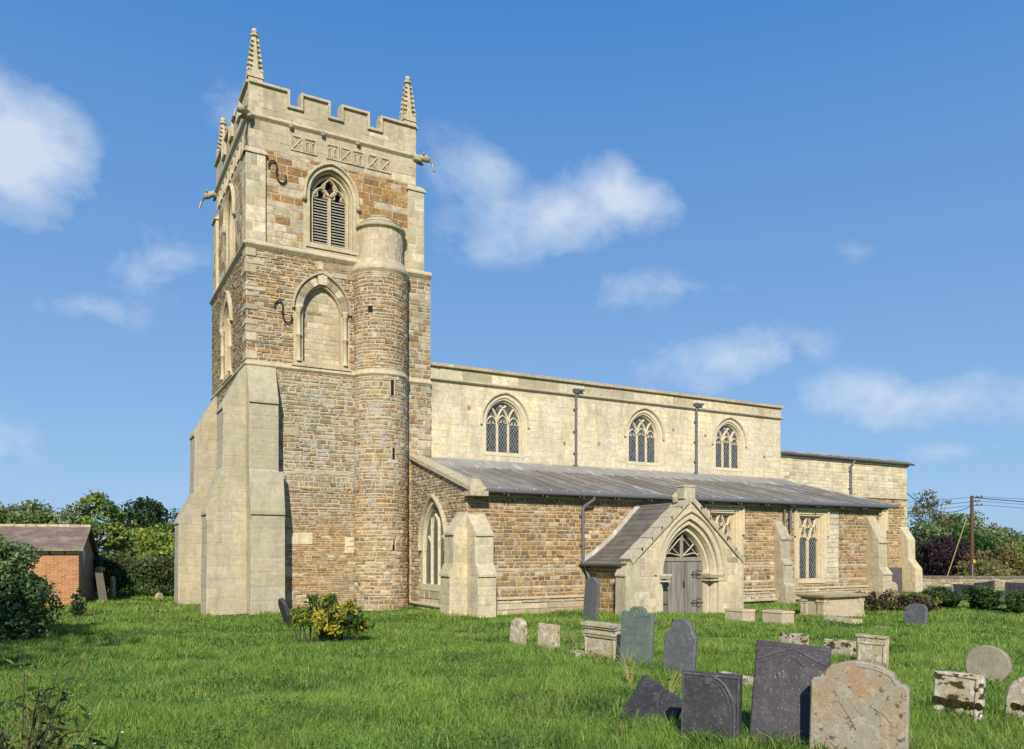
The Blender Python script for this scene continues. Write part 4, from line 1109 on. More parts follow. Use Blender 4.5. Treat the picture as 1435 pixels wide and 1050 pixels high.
# corner buttresses of the porch front
for s in (-1, 1):
    pb = MB(); x0 = PC + s*PH
    pl = [(x0 - s*.2, -.6), (x0 + s*.42, -.6), (x0 + s*.34, .25), (x0 + s*.33, 1.2), (x0 + s*.37, 1.2), (x0 + s*.37, 1.26), (x0 + s*.14, 1.62), (x0 + s*.1, 1.78), (x0 - s*.2, 1.78)]
    if s > 0: pl = [(x0 - .2, -.6), (x0 + .06, -.6), (x0 + .05, 1.5), (x0 + .12, 1.55), (x0 + .12, 1.7), (x0 - .2, 1.75)]
    pb.prism(SP, pl, -.5, .035, (.56, .48, .32))
    def pe(z, pl=pl): 
        s_ = span(pl, z); return s_ if s_ else (x0, x0 + .05)
    lay(pb, lambda u, z, o: SP(u, z, o + .035), 0, 1, -.3, 1.74, (.22, .3), (.22, .4), .008, .005, lambda u, z, rg: vary(rg, (.56, .485, .325), .1), [], .003, 0, pe, 5)
    pb.build('buttress', ['dress'], porch)
# slated roof with a bell-cast eave
prf = MB()
for s in (-1, 1):
    def prof(t):                                # t 0 eave .. 1 ridge
        x = (PH + .22)*(1 - t); z = 1.56 + 2.02*t - .16*sin(pi*min(1, t*1.15))
        return PC + s*x, z
    FRf = lambda u, t, o, s=s, prof=prof: (prof(t)[0] + s*o*.65, u, prof(t)[1] + o*.75)
    rows = 13
    for r in range(rows):
        t0, t1 = r/rows, (r+1)/rows
        y = PY + .12; rg = random.Random(r*7 + (s > 0))
        while y < AY + .05:
            Lx = rg.uniform(.24, .46); y1 = min(y + Lx, AY + .06); k = rg.uniform(.92, 1.28)
            prf.hexa([FRf(y+.006, t0, .01), FRf(y1-.004, t0, .01), FRf(y1-.004, t1+.01, -.02), FRf(y+.006, t1+.01, -.02), FRf(y+.006, t0, .021), FRf(y1-.004, t0, .021), FRf(y1-.004, t1+.01, .008), FRf(y+.006, t1+.01, .008)], (k, k*rg.uniform(.95, 1.02), k*rg.uniform(.92, 1.02)))
            y = y1
    prf.box(*sorted((PC + s*(PH+.02), PC + s*(PH+.3))), PY + .3, AY, 1.48, 1.56, (.5, .5, .5))
prf.tube([(PC, PY+.3, 3.56), (PC, AY, 3.56)], .07, 6, (1.3, 1.25, 1.2))
proof = prf.build('porch_roof', ['slate_tile'], porch)
pf = MB()                                       # lead flashing where the slates meet the aisle wall
for s in (-1,):
    for k in range(12):
        t0, t1 = k/12, (k+1)/12
        a, b = [(PC + s*(PH + .22)*(1 - t), 1.56 + 2.02*t - .16*sin(pi*min(1, t*1.15))) for t in (t0, t1)]
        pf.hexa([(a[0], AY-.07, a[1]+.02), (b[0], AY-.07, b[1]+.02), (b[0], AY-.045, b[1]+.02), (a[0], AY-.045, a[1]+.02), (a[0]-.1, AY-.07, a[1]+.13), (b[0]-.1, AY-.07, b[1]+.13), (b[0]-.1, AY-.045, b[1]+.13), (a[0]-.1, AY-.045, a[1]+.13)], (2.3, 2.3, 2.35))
pf.build('lead_flashing', ['lead'], proof)
pg = MB(); pg.tube([(PC-PH-.3, PY+.35, 1.54), (PC-PH-.3, AY-.05, 1.53)], .05, 8); pg.build('gutter', ['gut'], proof)
# oak doors, fanlight and strap hinges
DYp = PY + .43; SD = FS(DYp)
do = MB()
x = PC - .95
while x < PC + .94:
    wv = rnd.uniform(.13, .2); x1 = min(x + wv, PC + .95); k = rnd.uniform(.68, 1.25)
    do.box(x + .004, x1 - .004, DYp - .03 - rnd.uniform(0, .006), DYp + .04, -.3, 1.66, (k, k*rnd.uniform(.95, 1.02), k*rnd.uniform(.92, 1.02))); x = x1
do.box(PC - .02, PC + .02, DYp - .05, DYp, -.3, 1.66, (.8, .8, .8)); do.box(PC - 1.0, PC + 1.0, DYp - .07, DYp + .04, 1.662, 1.79, (1, .97, .92))
door = do.build('door', ['wood'], porch)
fl = MB()
fl.bar(SD, [(PC, 1.79), (PC, 2.62)], .11, -.02, .06, (1.1, 1.05, .98))
for s in (-1, 1):
    fl.bar(SD, [(PC + s*.9, 1.95), (PC + s*.45, 2.3), (PC + s*.12, 2.62)], .04, -.02, .03, (1.8, 1.75, 1.6))
    fl.bar(SD, [(PC + s*.04, 1.82), (PC + s*.3, 2.02), (PC + s*.62, 2.3)], .04, -.02, .028, (1.8, 1.75, 1.6))
    fl.bar(SD, [(PC + s*.75, 1.8), (PC + s*.52, 2.0), (PC + s*.06, 2.42)], .035, -.02, .026, (1.8, 1.75, 1.6))
    fl.bar(SD, [(PC + s*.9, 1.86), (PC + s*.5, 1.92), (PC + s*.1, 1.84)], .05, -.02, .02, (1.5, 1.45, 1.3))
fl.build('fanlight_tracery', ['wood'], door)
vd = MB(); vd.poly(SD, arch_poly(PC, 1.0, -.4, 1.23, 1.52, 10), -.06); vd.build('dark_void', ['dark'], door)
for s in (1, -1):
    for zz in (.25, 1.2):
        hg = MB(); e = PC + s*.93
        hg.tube([SD(e, zz, .045), SD(e - s*(.55 if s > 0 else .3), zz, .045)], .018, 6)
        for q in ((-1, 1) if s > 0 else ()):
            pts = [SD(e - s*(.2 + .10*sin(a)), zz + q*(.015 + .065*(1 - cos(a))), .046) for a in [k*.55 for k in range(9)]]
            hg.tube(pts, .012, 5); pts = [SD(e - s*(.42 + .06*sin(a)), zz + q*(.01 + .045*(1 - cos(a))), .046) for a in [k*.6 for k in range(9)]]; hg.tube(pts, .013, 5)
        hg.build('strap_hinge', ['iron_work'], door)
rg_ = MB(); rg_.lathe(PC + .06, DYp - .06, [(.0, .78), (.035, .8), (.04, .9), (.03, 1.0), (0, 1.02)], 8); rg_.build('door_handle', ['iron_work'], door)


# ------------------------------------------------------------------ ground sheet
def ground_sheet():
    rs = np.concatenate([np.arange(-40, 80.1, 1.0)]); 
    xs = np.concatenate([[-1500, -600, -250, -120, -70], np.arange(-45, 75, .75), [80, 100, 150, 300, 700, 1600]])
    ys = np.concatenate([[-300, -100, -50], np.arange(-25, 75, .75), [80, 100, 150, 300, 700, 1600]])
    X, Y = np.meshgrid(xs, ys); Z = gznp(X, Y)
    near = (np.abs(X - 15) < 62) & (np.abs(Y - 25) < 52)
    Z = np.where(near, Z + bump(X, Y), np.maximum(Z, -1.0))
    n, m = X.shape
    V = np.stack([X, Y, Z], -1).reshape(-1, 3)
    F = [(i*m + j, i*m + j + 1, (i+1)*m + j + 1, (i+1)*m + j) for i in range(n-1) for j in range(m-1)]
    me = bpy.data.meshes.new('ground'); me.from_pydata(V.tolist(), [], F); me.materials.append(M['ground'])
    me.polygons.foreach_set('use_smooth', [True]*len(me.polygons))
    o = bpy.data.objects.new('ground', me); COL.objects.link(o); tag(o, kind='structure')


ground_sheet()


def fast_mesh(name, V, F, cols, m, parent=None):
    """V (n,3); F (k,q) index array with q corners; cols (k,3) one tint per face"""
    me = bpy.data.meshes.new(name); k, q = F.shape
    me.vertices.add(len(V)); me.vertices.foreach_set('co', V.astype(np.float32).ravel())
    me.loops.add(k*q); me.loops.foreach_set('vertex_index', F.astype(np.int32).ravel())
    me.polygons.add(k); me.polygons.foreach_set('loop_start', np.arange(0, k*q, q, dtype=np.int32)); me.polygons.foreach_set('loop_total', np.full(k, q, np.int32))
    me.update()
    at = me.color_attributes.new('tint', 'FLOAT_COLOR', 'CORNER')
    c = np.ones((k, q, 4), np.float32); c[:, :, :3] = cols[:, None, :]; at.data.foreach_set('color', c.ravel())
    me.materials.append(M[m]); o = bpy.data.objects.new(name, me); COL.objects.link(o)
    if parent is not None: o.parent = parent
    return o


# ------------------------------------------------------------------ grass
def patch(x, y):
    return (np.sin(x*.83 + 1.7*np.sin(y*.41)) + np.sin(y*1.07 + 1.3*np.sin(x*.63 + 2)) + .8*np.sin(x*2.3 + y*1.9) + .7*np.sin(2.9*y - 1.7*x + np.sin(x*3)))/3.5


def grass():
    N = 620000
    u = nr.random(N); d0, d1 = 4.6, 44.
    # blades thin out with distance
    d = d0*(d1/d0)**(u**.95); a = (nr.random(N)*2 - 1)*.80; r = a*d
    x = RX*r + DX*d; y = RY*r + DY*d
    keep = ~((x > 5) & (x < 31) & (y > 27) & (y < 34)) & ~((x > 10.85) & (x < 31) & (y > 22.4) & (y < 28)) & ~((x > 15.4) & (x < 20.1) & (y > 19.85) & (y < 23)) & ~((x > 30) & (x < 40) & (y > 27.2) & (y < 34)) & ~((x > 3.85) & (x < 6.1) & (y > 26.35) & (y < 28))
    x, y, d = x[keep], y[keep], d[keep]; N = len(x)
    p = patch(x, y)*.8 + .45*patch(x*.31 + 3, y*.31); p2 = patch(x*2.6 + 7, y*2.6 - 3); p3 = patch(x*.45 - 5, y*.45 + 11)
    h = (.085 + .035*p + .03*p2)*nr.uniform(.55, 1.5, N); h = np.clip(h, .03, .22)*np.where(d > 20, 1.0, 1.0)
    tall = (p2 > .62) & (nr.random(N) < .3); h[tall] *= 1.6
    wd = np.clip(.0026*(d/6)**.9, .0026, .022)*nr.uniform(.7, 1.4, N)
    an = nr.random(N)*2*pi; la = nr.random(N)*2*pi; ln = h*nr.uniform(.1, .95, N)
    z = gznp(x, y) + bump(x, y) - .01
    dx, dy = np.cos(an)*wd, np.sin(an)*wd; lx, ly = np.cos(la)*ln, np.sin(la)*ln
    B = np.stack([x, y, z], -1)
    V = np.empty((N, 5, 3))
    V[:, 0] = B + np.stack([-dx, -dy, 0*z], -1); V[:, 1] = B + np.stack([dx, dy, 0*z], -1)
    V[:, 2] = B + np.stack([dx*.75 + lx*.35, dy*.75 + ly*.35, h*.6], -1); V[:, 3] = B + np.stack([-dx*.75 + lx*.35, -dy*.75 + ly*.35, h*.6], -1)
    V[:, 4] = B + np.stack([lx, ly, h], -1)
    i = np.arange(N)*5
    Q = np.stack([i, i+1, i+2, i+3], -1); T = np.stack([i+3, i+2, i+4, i+4], -1)
    g1, g2, g3, st_ = np.array([.155, .265, .04]), np.array([.25, .35, .065]), np.array([.095, .18, .035]), np.array([.46, .41, .16])
    t = np.clip(.5 + .6*p + nr.normal(0, .25, N), 0, 1)[:, None]
    c = g1*(1-t) + g2*t
    dk = np.clip((-p2 - .15)*1.6 + nr.normal(0, .2, N), 0, 1)[:, None]; c = c*(1-dk) + g3*dk
    yl = np.clip((p3 - .25)*1.1, 0, .55); s_ = nr.random(N) < .04 + .30*yl
    c[s_] = st_*nr.uniform(.6, 1.15, (s_.sum(), 1))
    c *= nr.uniform(.75, 1.25, (N, 1))
    # two meshes would be two objects: quads and (degenerate-free) tips go in one mesh of triangles
    T1 = np.stack([i, i+1, i+2], -1); T2 = np.stack([i, i+2, i+3], -1); T3 = np.stack([i+3, i+2, i+4], -1)
    F = np.concatenate([T1, T2, T3]); C3 = np.concatenate([c, c, c])
    o = fast_mesh('grass', V.reshape(-1, 3), F, C3, 'grass'); tag(o, kind='stuff')


grass()


# ------------------------------------------------------------------ foliage
def leaves(name, pts, size, cols, parent=None, elong=1.7, flat=0., m='leaf'):
    n = len(pts); nrm = nr.normal(size=(n, 3)); nrm[:, 2] += flat; nrm /= np.linalg.norm(nrm, axis=1)[:, None]
    a = nr.normal(size=(n, 3)); u = np.cross(nrm, a); u /= np.linalg.norm(u, axis=1)[:, None] + 1e-9; v = np.cross(nrm, u)
    s = (size*nr.uniform(.6, 1.35, n))[:, None]
    k = nrm*s*.18
    V = np.stack([pts - u*s*elong*.5, pts + v*s*.5 + k, pts + u*s*elong*.5, pts - v*s*.5 + k], 1).reshape(-1, 3)
    i = np.arange(n)*4
    F = np.concatenate([np.stack([i, i+1, i+2], -1), np.stack([i, i+2, i+3], -1)])
    return fast_mesh(name, V, F, np.concatenate([cols, cols]), m, parent)


def crown_points(ells, nclump, nleaf, cr, pal, inner=.55, zmin=None, spread=.5):
    P_, C_ = [], []
    vol = np.array([e[3]*e[4]*e[5] for e in ells])**(2/3); vol = vol/vol.sum()
    for k in range(nclump):
        e = ells[nr.choice(len(ells), p=vol)]
        dr = nr.normal(size=3); dr /= np.linalg.norm(dr); dr[2] = dr[2] if nr.random() < .75 else abs(dr[2])
        c = np.array(e[:3]) + dr*np.array(e[3:])*nr.uniform(inner, 1.0)
        rad = cr*nr.uniform(.6, 1.4); n = int(nleaf*nr.uniform(.6, 1.4))
        q = nr.normal(size=(n, 3)); q /= np.linalg.norm(q, axis=1)[:, None]; q *= (nr.random((n, 1))**.45)*rad*np.array([1.15, 1.15, .8])
        base = np.array(pal[nr.integers(len(pal))])*nr.uniform(.8, 1.2)
        P_.append(c + q); C_.append(base*nr.uniform(.7, 1.3, (n, 1))*nr.uniform(.92, 1.08, (n, 3)))
    p, c = np.concatenate(P_), np.concatenate(C_)
    if zmin is not None: k = p[:, 2] > zmin; p, c = p[k], c[k]
    return p, c


GRN = [(0.1503, 0.2164, 0.0846), (0.1924, 0.258, 0.1001), (0.1262, 0.1917, 0.077), (0.2345, 0.2754, 0.1154)]
DGR = [(0.0434, 0.0798, 0.0278), (0.0551, 0.0957, 0.0313), (0.0367, 0.067, 0.0244)]
OLV = [(0.2101, 0.2132, 0.0796), (0.2387, 0.2067, 0.0848), (0.1718, 0.185, 0.069)]
YGR = [(0.22, 0.288, 0.0538), (0.28, 0.3168, 0.0576), (0.17, 0.2496, 0.0499)]
PUR = [(0.0562, 0.0312, 0.0375), (0.0688, 0.0375, 0.0438), (0.0475, 0.03, 0.0325)]
BRN = [(0.2208, 0.1632, 0.0672), (0.2496, 0.192, 0.0672), (0.1728, 0.144, 0.0576)]


def tree(name, r, d, h, w_, pal, label, cat='tree', group=None, trunk=.25, crown0=.3, nclump=60, nleaf=90, cr=.16, leaf=.16, ells=None, twigs=8, inner=.5):
    x, y = P(r, d); z = float(gz(x, y)) - .05
    e = empty(name, (x, y, z), 0, label, cat, group)
    ch_ = h*(1 - crown0)
    if ells is None: ells = [(0, 0, h*crown0 + ch_*.5, w_/2, w_/2, ch_/2)]
    else: ells = [(a*w_/2, b*w_/2, c*h, e1*w_/2, e1*w_/2, e2*h) for a, b, c, e1, e2 in ells]
    p, c = crown_points(ells, nclump, nleaf, cr*w_, pal, inner, .05)
    leaves('crown', p, leaf, c, e)
    t = MB(); hh = h*.75
    t.tube([(0, 0, -.2), (.02*h, 0, hh*.35), (-.01*h, .02*h, hh*.7), (0, 0, hh)], [trunk, trunk*.8, trunk*.5, trunk*.15], 8, (1, 1, 1))
    for i in range(twigs):
        el = ells[i % len(ells)]; a = rnd.uniform(0, 2*pi); s_ = rnd.uniform(.5, .9)
        q = Vector((el[0] + el[3]*cos(a)*s_, el[1] + el[4]*sin(a)*s_, el[2] + el[5]*rnd.uniform(-.3, .8))); b = Vector((0, 0, h*rnd.uniform(.2, .55)))
        mid = b.lerp(q, .5) + Vector((rnd.uniform(-.1, .1)*w_, rnd.uniform(-.1, .1)*w_, .05*h))
        t.tube([b, mid, q], [trunk*.4, trunk*.25, trunk*.06], 5)
    t.build('trunk', ['bark'], e)
    return e


def shrub(name, r, d, label, ells, pal, cat='shrub', group=None, nclump=40, nleaf=80, cr=.3, leaf=.09, inner=.45, stems=10, elong=1.7, xy=None):
    x, y = xy or P(r, d); z = float(gz(x, y)) - .03
    e = empty(name, (x, y, z), 0, label, cat, group)
    p, c = crown_points(ells, nclump, nleaf, cr, pal, inner, .02)
    leaves('foliage', p, leaf, c, e, elong)
    t = MB()
    for i in range(stems):
        el = ells[i % len(ells)]; a = rnd.uniform(0, 2*pi); s_ = rnd.uniform(.2, .75)
        q = Vector((el[0] + el[3]*cos(a)*s_, el[1] + el[4]*sin(a)*s_, el[2] + el[5]*rnd.uniform(.1, .8))); b = Vector((el[0]*.8 + rnd.uniform(-.1, .1), el[1]*.8 + rnd.uniform(-.1, .1), -.1))
        t.tube([b, b.lerp(q, .5) + Vector((rnd.uniform(-.08, .08), rnd.uniform(-.08, .08), .05)), q], [.022, .016, .005], 5)
    t.build('stem', ['bark'], e)
    return e


def ell(r, d, z, a, b, c): x, y = RX*r + DX*d, RY*r + DY*d; return (x, y, z, a, b, c)   # offsets given right / forward

# trees left, beyond the hedge
G = 'trees beyond the hedge on the left'
tree('broadleaf_tree', -39.0, 62, 5.9, 6.0, GRN + OLV, 'rounded green tree behind the brick barn roof, leftmost of the far trees', group=G, nclump=90, leaf=.2, cr=.15)
tree('broadleaf_tree', -42, 70, 5.2, 4.4, GRN, 'small green tree showing over the middle of the barn ridge', group=G, nclump=60, leaf=.2, cr=.16)
tree('broadleaf_tree', -33.3, 62, 7.0, 6.2, GRN + GRN + YGR + OLV, 'loose grey green tree right of the barn gable with sky showing through its top', group=G, nclump=95, nleaf=60, leaf=.19, cr=.12, crown0=.05,
     ells=[(-.45, 0, .42, .5, .36), (.25, 0, .48, .7, .44), (.1, 0, .78, .4, .2), (.75, .2, .35, .5, .3)])
tree('dense_tree', -37.3, 80, 7.6, 8.0, DGR, 'dark dense evergreen looking tree between the loose green tree and the church tower', group=G, nclump=110, nleaf=110, leaf=.2, cr=.13, crown0=.02,
     ells=[(-.1, 0, .55, .7, .34), (.5, 0, .5, .55, .32), (.0, 0, .8, .45, .18), (.1, 0, .3, .8, .3)])
tree('young_tree', -23.7, 53, 3.9, 3.4, YGR, 'small bright yellow green tree in front of the dark tree beside the tower', group=G, nclump=55, nleaf=90, leaf=.16, cr=.17, crown0=.0, trunk=.12)

# clipped hedge behind the barn, running up to the tower
hx, hy = P(-16, 36.2)
hp = []; hc = []
for k in range(420):
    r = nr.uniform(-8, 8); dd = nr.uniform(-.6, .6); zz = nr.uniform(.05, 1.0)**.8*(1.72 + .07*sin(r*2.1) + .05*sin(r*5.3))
    if nr.random() < .65: dd = -.6 + nr.uniform(-.06, .08)
    q = nr.normal(size=(75, 3))*np.array([.24, .24, .16]); c0 = np.array([RX*r + DX*dd, RY*r + DY*dd, zz])
    hp.append(c0 + q); b = np.array((GRN + DGR + [(.06, .075, .022)])[nr.integers(8)])*nr.uniform(.75, 1.1); hc.append((b if zz < 1.2 else b*.45 + np.array([.075, .075, .03]))*nr.uniform(.7, 1.25, (75, 1))*np.ones(3))  # upper leaves tinted paler olive: the hedge's sunlit top put into leaf colour
he = empty('hedge', (hx, hy, gz(hx, hy)), 0, 'clipped dark green field hedge between the brick barn and the church tower', 'hedge')
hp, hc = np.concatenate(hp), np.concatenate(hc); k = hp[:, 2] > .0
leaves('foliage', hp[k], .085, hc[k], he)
t = MB()
for i in range(40):
    r = -8 + i*.41; b = Vector((RX*r, RY*r, -.1)); t.tube([b, b + Vector((rnd.uniform(-.2, .2), rnd.uniform(-.2, .2), .8)), b + Vector((rnd.uniform(-.4, .4), rnd.uniform(-.4, .4), 1.5))], [.03, .025, .01], 5)
t.build('stem', ['bark'], he)

# ------------------------------------------------------------------ brick barn
barn = empty('brick_barn', (*P(-16.47, 30), gz(*P(-16.47, 30))), 0, 'low orange brick barn with mossy tiled roof behind the dark bush on the left', 'barn')
gn = 1.0856
gv = Vector((RX*-.4226 + DX, RY*-.4226 + DY))/gn; lv = Vector((-RX - DX*.4226, -RY - DY*.4226))/gn
zb0 = gz(*P(-16.47, 30))
def B(a, b, z): q = lv*a + gv*b; return (q.x, q.y, z - zb0)
bm = MB(); LB, WB, RB = 13.0, 7.1, 2.75
bm.add([B(0, 0, -.5), B(LB, 0, -.5), B(LB, 0, 2.05), B(0, 0, 2.05)], [(0, 1, 2, 3)])
bm.add([B(0, 0, -.5), B(0, WB, -.5), B(0, WB, 1.36), B(0, RB, 2.86), B(0, 0, 2.03)], [(0, 1, 2, 3, 4)])
bm.add([B(LB, 0, -.5), B(LB, WB, -.5), B(LB, WB, 1.36), B(LB, RB, 2.86), B(LB, 0, 2.03)], [(0, 1, 2, 3, 4)])
bm.add([B(0, WB, -.5), B(LB, WB, -.5), B(LB, WB, 1.36), B(0, WB, 1.36)], [(0, 1, 2, 3)])
bm.build('wall', ['brick'], barn)
br_ = MB()
for (b0, z0, b1, z1) in ((-.25, 1.99, RB, 2.93), (RB, 2.93, WB + .2, 1.33)):
    P8 = [B(-.18, b0, z0), B(LB, b0, z0), B(LB, b1, z1), B(-.18, b1, z1)]; 
    br_.hexa(P8 + [(x, y, z + .07) for x, y, z in P8])
bro = br_.build('roof', ['tile'], barn)
rt = MB()
for i in range(34): 
    a = -.16 + i*.385; k = rnd.uniform(.8, 1.5); rt.tube([B(a, RB, 2.97 + rnd.uniform(-.01, .01)), B(a + .37, RB, 2.97 + rnd.uniform(-.01, .01))], .10, 8, (.40*k, .33*k, .2*k))
rt.build('ridge_tiles', ['coping'], bro)
ev = MB()
for i in range(26): a = i*.5; ev.box(0, 0, 0, 0, 0, 0) if False else ev.hexa([B(a, -.06, 1.86), B(a+.42, -.06, 1.86), B(a+.42, .02, 1.86), B(a, .02, 1.86), B(a, -.1, 1.97), B(a+.42, -.1, 1.97), B(a+.42, .02, 1.97), B(a, .02, 1.97)], vary(rnd, (.6, .55, .45), .3))
ev.build('eaves_course', ['dress'], barn)
bwn = MB(); bwn.hexa([B(-.03, 1.0, 1.2), B(-.03, 1.9, 1.2), B(.02, 1.9, 1.2), B(.02, 1.0, 1.2), B(-.03, 1.0, 2.0), B(-.03, 1.9, 2.0), B(.02, 1.9, 2.0), B(.02, 1.0, 2.0)]); bwn.build('window', ['metal'], barn)
# leaning grey post by the gable
lp = MB(); lp.hexa([(-.16, -.1, -.3), (.16, -.1, -.3), (.16, .1, -.3), (-.16, .1, -.3), (-.13-.22, -.08, 1.3), (.13-.22, -.08, 1.32), (.13-.22, .08, 1.32), (-.13-.22, .08, 1.3)], (.5, .5, .54)); lp.hexa([(-.35, -.08, 1.3), (-.09, -.08, 1.32), (-.09, .08, 1.32), (-.35, .08, 1.3), (-.28, -.05, 1.46), (-.16, -.05, 1.46), (-.16, .05, 1.46), (-.28, .05, 1.46)], (.5, .5, .54))
lpo = lp.build('leaning_post', ['hs_disc'], None, False, (*P(-16.15, 31.3), gz(*P(-16.15, 31.3)))); tag(lpo, 'tall grey stone post leaning against the end of the brick barn', 'post')

# ------------------------------------------------------------------ bushes left
shrub('laurel_bush', -13.0, 18.0, 'large dark leafy bush in shade at the left edge in front of the brick barn',
      [ell(-.4, 0, 1.2, 1.3, 1.3, 1.3), ell(-.1, .2, 1.75, .7, .7, .85), ell(.95, .3, 1.05, 1.0, 1.0, 1.15), ell(1.6, -.2, .5, .6, .6, .6), ell(-1.0, -1.3, .7, 1.5, 1.5, .85), ell(1.2, .2, 1.5, .5, .5, .75), ell(.5, 0, 2.1, .25, .25, .4), ell(1.6, 0, 1.45, .25, .25, .5), ell(2.1, -.1, .7, .3, .3, .5), ell(-.6, -.2, 2.3, .3, .3, .4)], DGR + GRN, nclump=230, nleaf=300, cr=.33, leaf=.055, inner=.7, stems=26, cat='bush')
shrub('ivy_stump', 0, 0, 'slim ivy covered stump standing on the lawn in front of the barn corner', [(0, 0, .5, .13, .13, .5), (0.02, 0, .2, .16, .16, .3)], GRN + DGR, cat='stump', nclump=26, nleaf=60, cr=.12, leaf=.06, inner=.6, stems=5, xy=P(-13.5, 24.5))
shrub('variegated_shrub', 0, 0, 'small shrub with green and golden yellow leaves on the lawn in front of the tower', [(0, 0, .52, .62, .62, .52), (-.1, .12, .72, .4, .4, .36), (.3, -.15, .5, .42, .42, .36), (-.3, .2, .98, .1, .1, .18), (.1, 0, 1.02, .1, .1, .2), (.42, -.3, .8, .12, .12, .2), (.62, -.25, .42, .2, .2, .2), (-.55, .3, .6, .15, .15, .2)],
      [(.08, .14, .025), (.10, .16, .025), (.06, .115, .02), (.40, .34, .04), (.20, .23, .03), (.55, .46, .07), (.48, .40, .06), (.26, .26, .04)], nclump=105, nleaf=34, cr=.15, leaf=.05, inner=.35, stems=30, elong=2.3, xy=(4.75, 16.6))

# ------------------------------------------------------------------ headstones
def circ(cx, cz, r, a0, a1, n=10): return [(cx + r*cos(radians(a0 + (a1-a0)*k/n)), cz + r*sin(radians(a0 + (a1-a0)*k/n))) for k in range(n+1)]
def o_square(w, h): return [(-w/2, -.35), (w/2, -.35), (w/2, h), (-w/2, h)]
def o_round(w, h, f=.5): return [(-w/2, -.35), (w/2, -.35)] + [(w/2*cos(t), h - w*f*(1 - sin(t))) for t in [pi*k/14 for k in range(15)]]
def o_point(w, h): return [(-w/2, -.35), (w/2, -.35), (w/2, h - .17), (w*.12, h), (-w*.12, h), (-w/2, h - .17)]
def o_ogee(w, h): 
    R = [(w/2, -.35), (w/2, h - .24), (w*.43, h - .21), (w*.36, h - .16), (w*.30, h - .085), (w*.20, h - .03), (w*.1, h - .005), (0, h)]
    return [(-w/2, -.35)] + R + [(-a, b) for a, b in R[-2:0:-1]]
def o_shoulder(w, h):
    R = [(w/2, -.35), (w/2, h - .15), (w*.485, h - .10), (w*.44, h - .075), (w*.38, h - .085), (w*.335, h - .13), (w*.31, h - .14), (w*.28, h - .10), (w*.22, h - .04), (w*.12, h - .005), (0, h)]
    return [(-w/2, -.35)] + R + [(-a, b) for a, b in R[-2:0:-1]]
def o_scoop(w, h):
    R = [(w/2, -.35), (w/2, h - .185), (w*.475, h - .165), (w*.44, h - .155), (w*.405, h - .15), (w*.39, h - .12), (w*.36, h - .125)]
    R += [(w*.36*cos(radians(a)), h - .125 + .125*sin(radians(a))) for a in (18, 36, 54, 72, 90)]
    return [(-w/2, -.35)] + R + [(-a, b) for a, b in R[-2:0:-1]]
def o_rough(w, h): return [(-w/2, -.35), (w/2, -.35), (w*.47, h*.75), (w*.3, h*.9), (w*.12, h), (-w*.1, h*.85), (-w*.3, h*.95), (-w*.48, h*.6)]
def o_tilted(w, h): return [(-w/2, -.6), (w/2, -.6), (w/2, h), (-w/2, h)]


HF = lambda u, z, o: (-o, -u, z)
def headstone(x, y, w_, h, out, m, label, tilt=0, back=0, th=.09, yaw=0, name='headstone', cat='headstone', deco=None, dz=0):
    b = MB(); pl = out(w_, h)
    # a little wear: nudge the outline
    rg = random.Random(int(x*100 + y*37)); pl = [(a + rg.uniform(-.006, .006), z + (rg.uniform(-.006, .006) if z > 0 else 0)) for a, z in pl]
    b.prism(HF, pl, -th/2, th/2, (1, 1, 1), 0, .012)
    o = b.build(name, [m], None, False, (x, y, gz(x, y) + float(bump(x, y)) + dz))
    o.rotation_euler = (radians(tilt), radians(back), radians(yaw)); tag(o, label, cat)
    if deco: 
        d = MB(); deco(d, w_, h, th/2); d.build('carved_relief', [m], o)
    return o


def letters(d, w_, rows, o, hh=.035, seed=0, col=(1.65, 1.6, 1.55)):
    """worn illegible lettering: short uneven strokes"""
    rg = random.Random(seed)
    for (z, wd) in rows:
        u = -wd/2
        while u < wd/2:
            L = rg.uniform(.008, .02)
            if rg.random() < .7: d.prism(HF, [(u, z), (u + .009, z), (u + .009 + rg.uniform(-.006, .006), z + hh), (u + rg.uniform(-.004, .004), z + hh)], o - .002, o + .0022, vary(rg, col, .15))
            if rg.random() < .45: d.prism(HF, [(u, z + hh*.45), (u + L, z + hh*.45), (u + L, z + hh*.6), (u, z + hh*.6)], o - .002, o + .002, vary(rg, col, .15))
            u += L + .008 + (.02 if rg.random() < .15 else 0)


def deco_purple(d, w_, h, o):
    for (a, b) in (((-w_*.46, h - .15), (0, h - .035)), ((0, h - .035), (w_*.46, h - .15))): d.bar(HF, [a, b], .02, o - .004, o + .006, (1.12, 1.1, 1.12)); d.bar(HF, [(a[0], a[1] - .03), (b[0], b[1] - .03)], .012, o - .004, o + .004, (1.15, 1.1, 1.12))
    d.bar(HF, circ(0, h - .17, .07, 20, 160, 8), .02, o - .003, o + .008, (1.15, 1.12, 1.15)); d.bar(HF, [(-.1, h - .17), (0, h - .1), (.1, h - .17)], .016, o - .003, o + .006, (1.15, 1.12, 1.15))
    letters(d, w_, [(h - .29, w_*.55), (h - .42, w_*.66), (h - .55, w_*.4), (h - .66, w_*.6)], o, .045, 3)
    d.bar(HF, [(-w_*.47, h - .03), (w_*.47, h - .03)], .008, o - .003, o + .003)


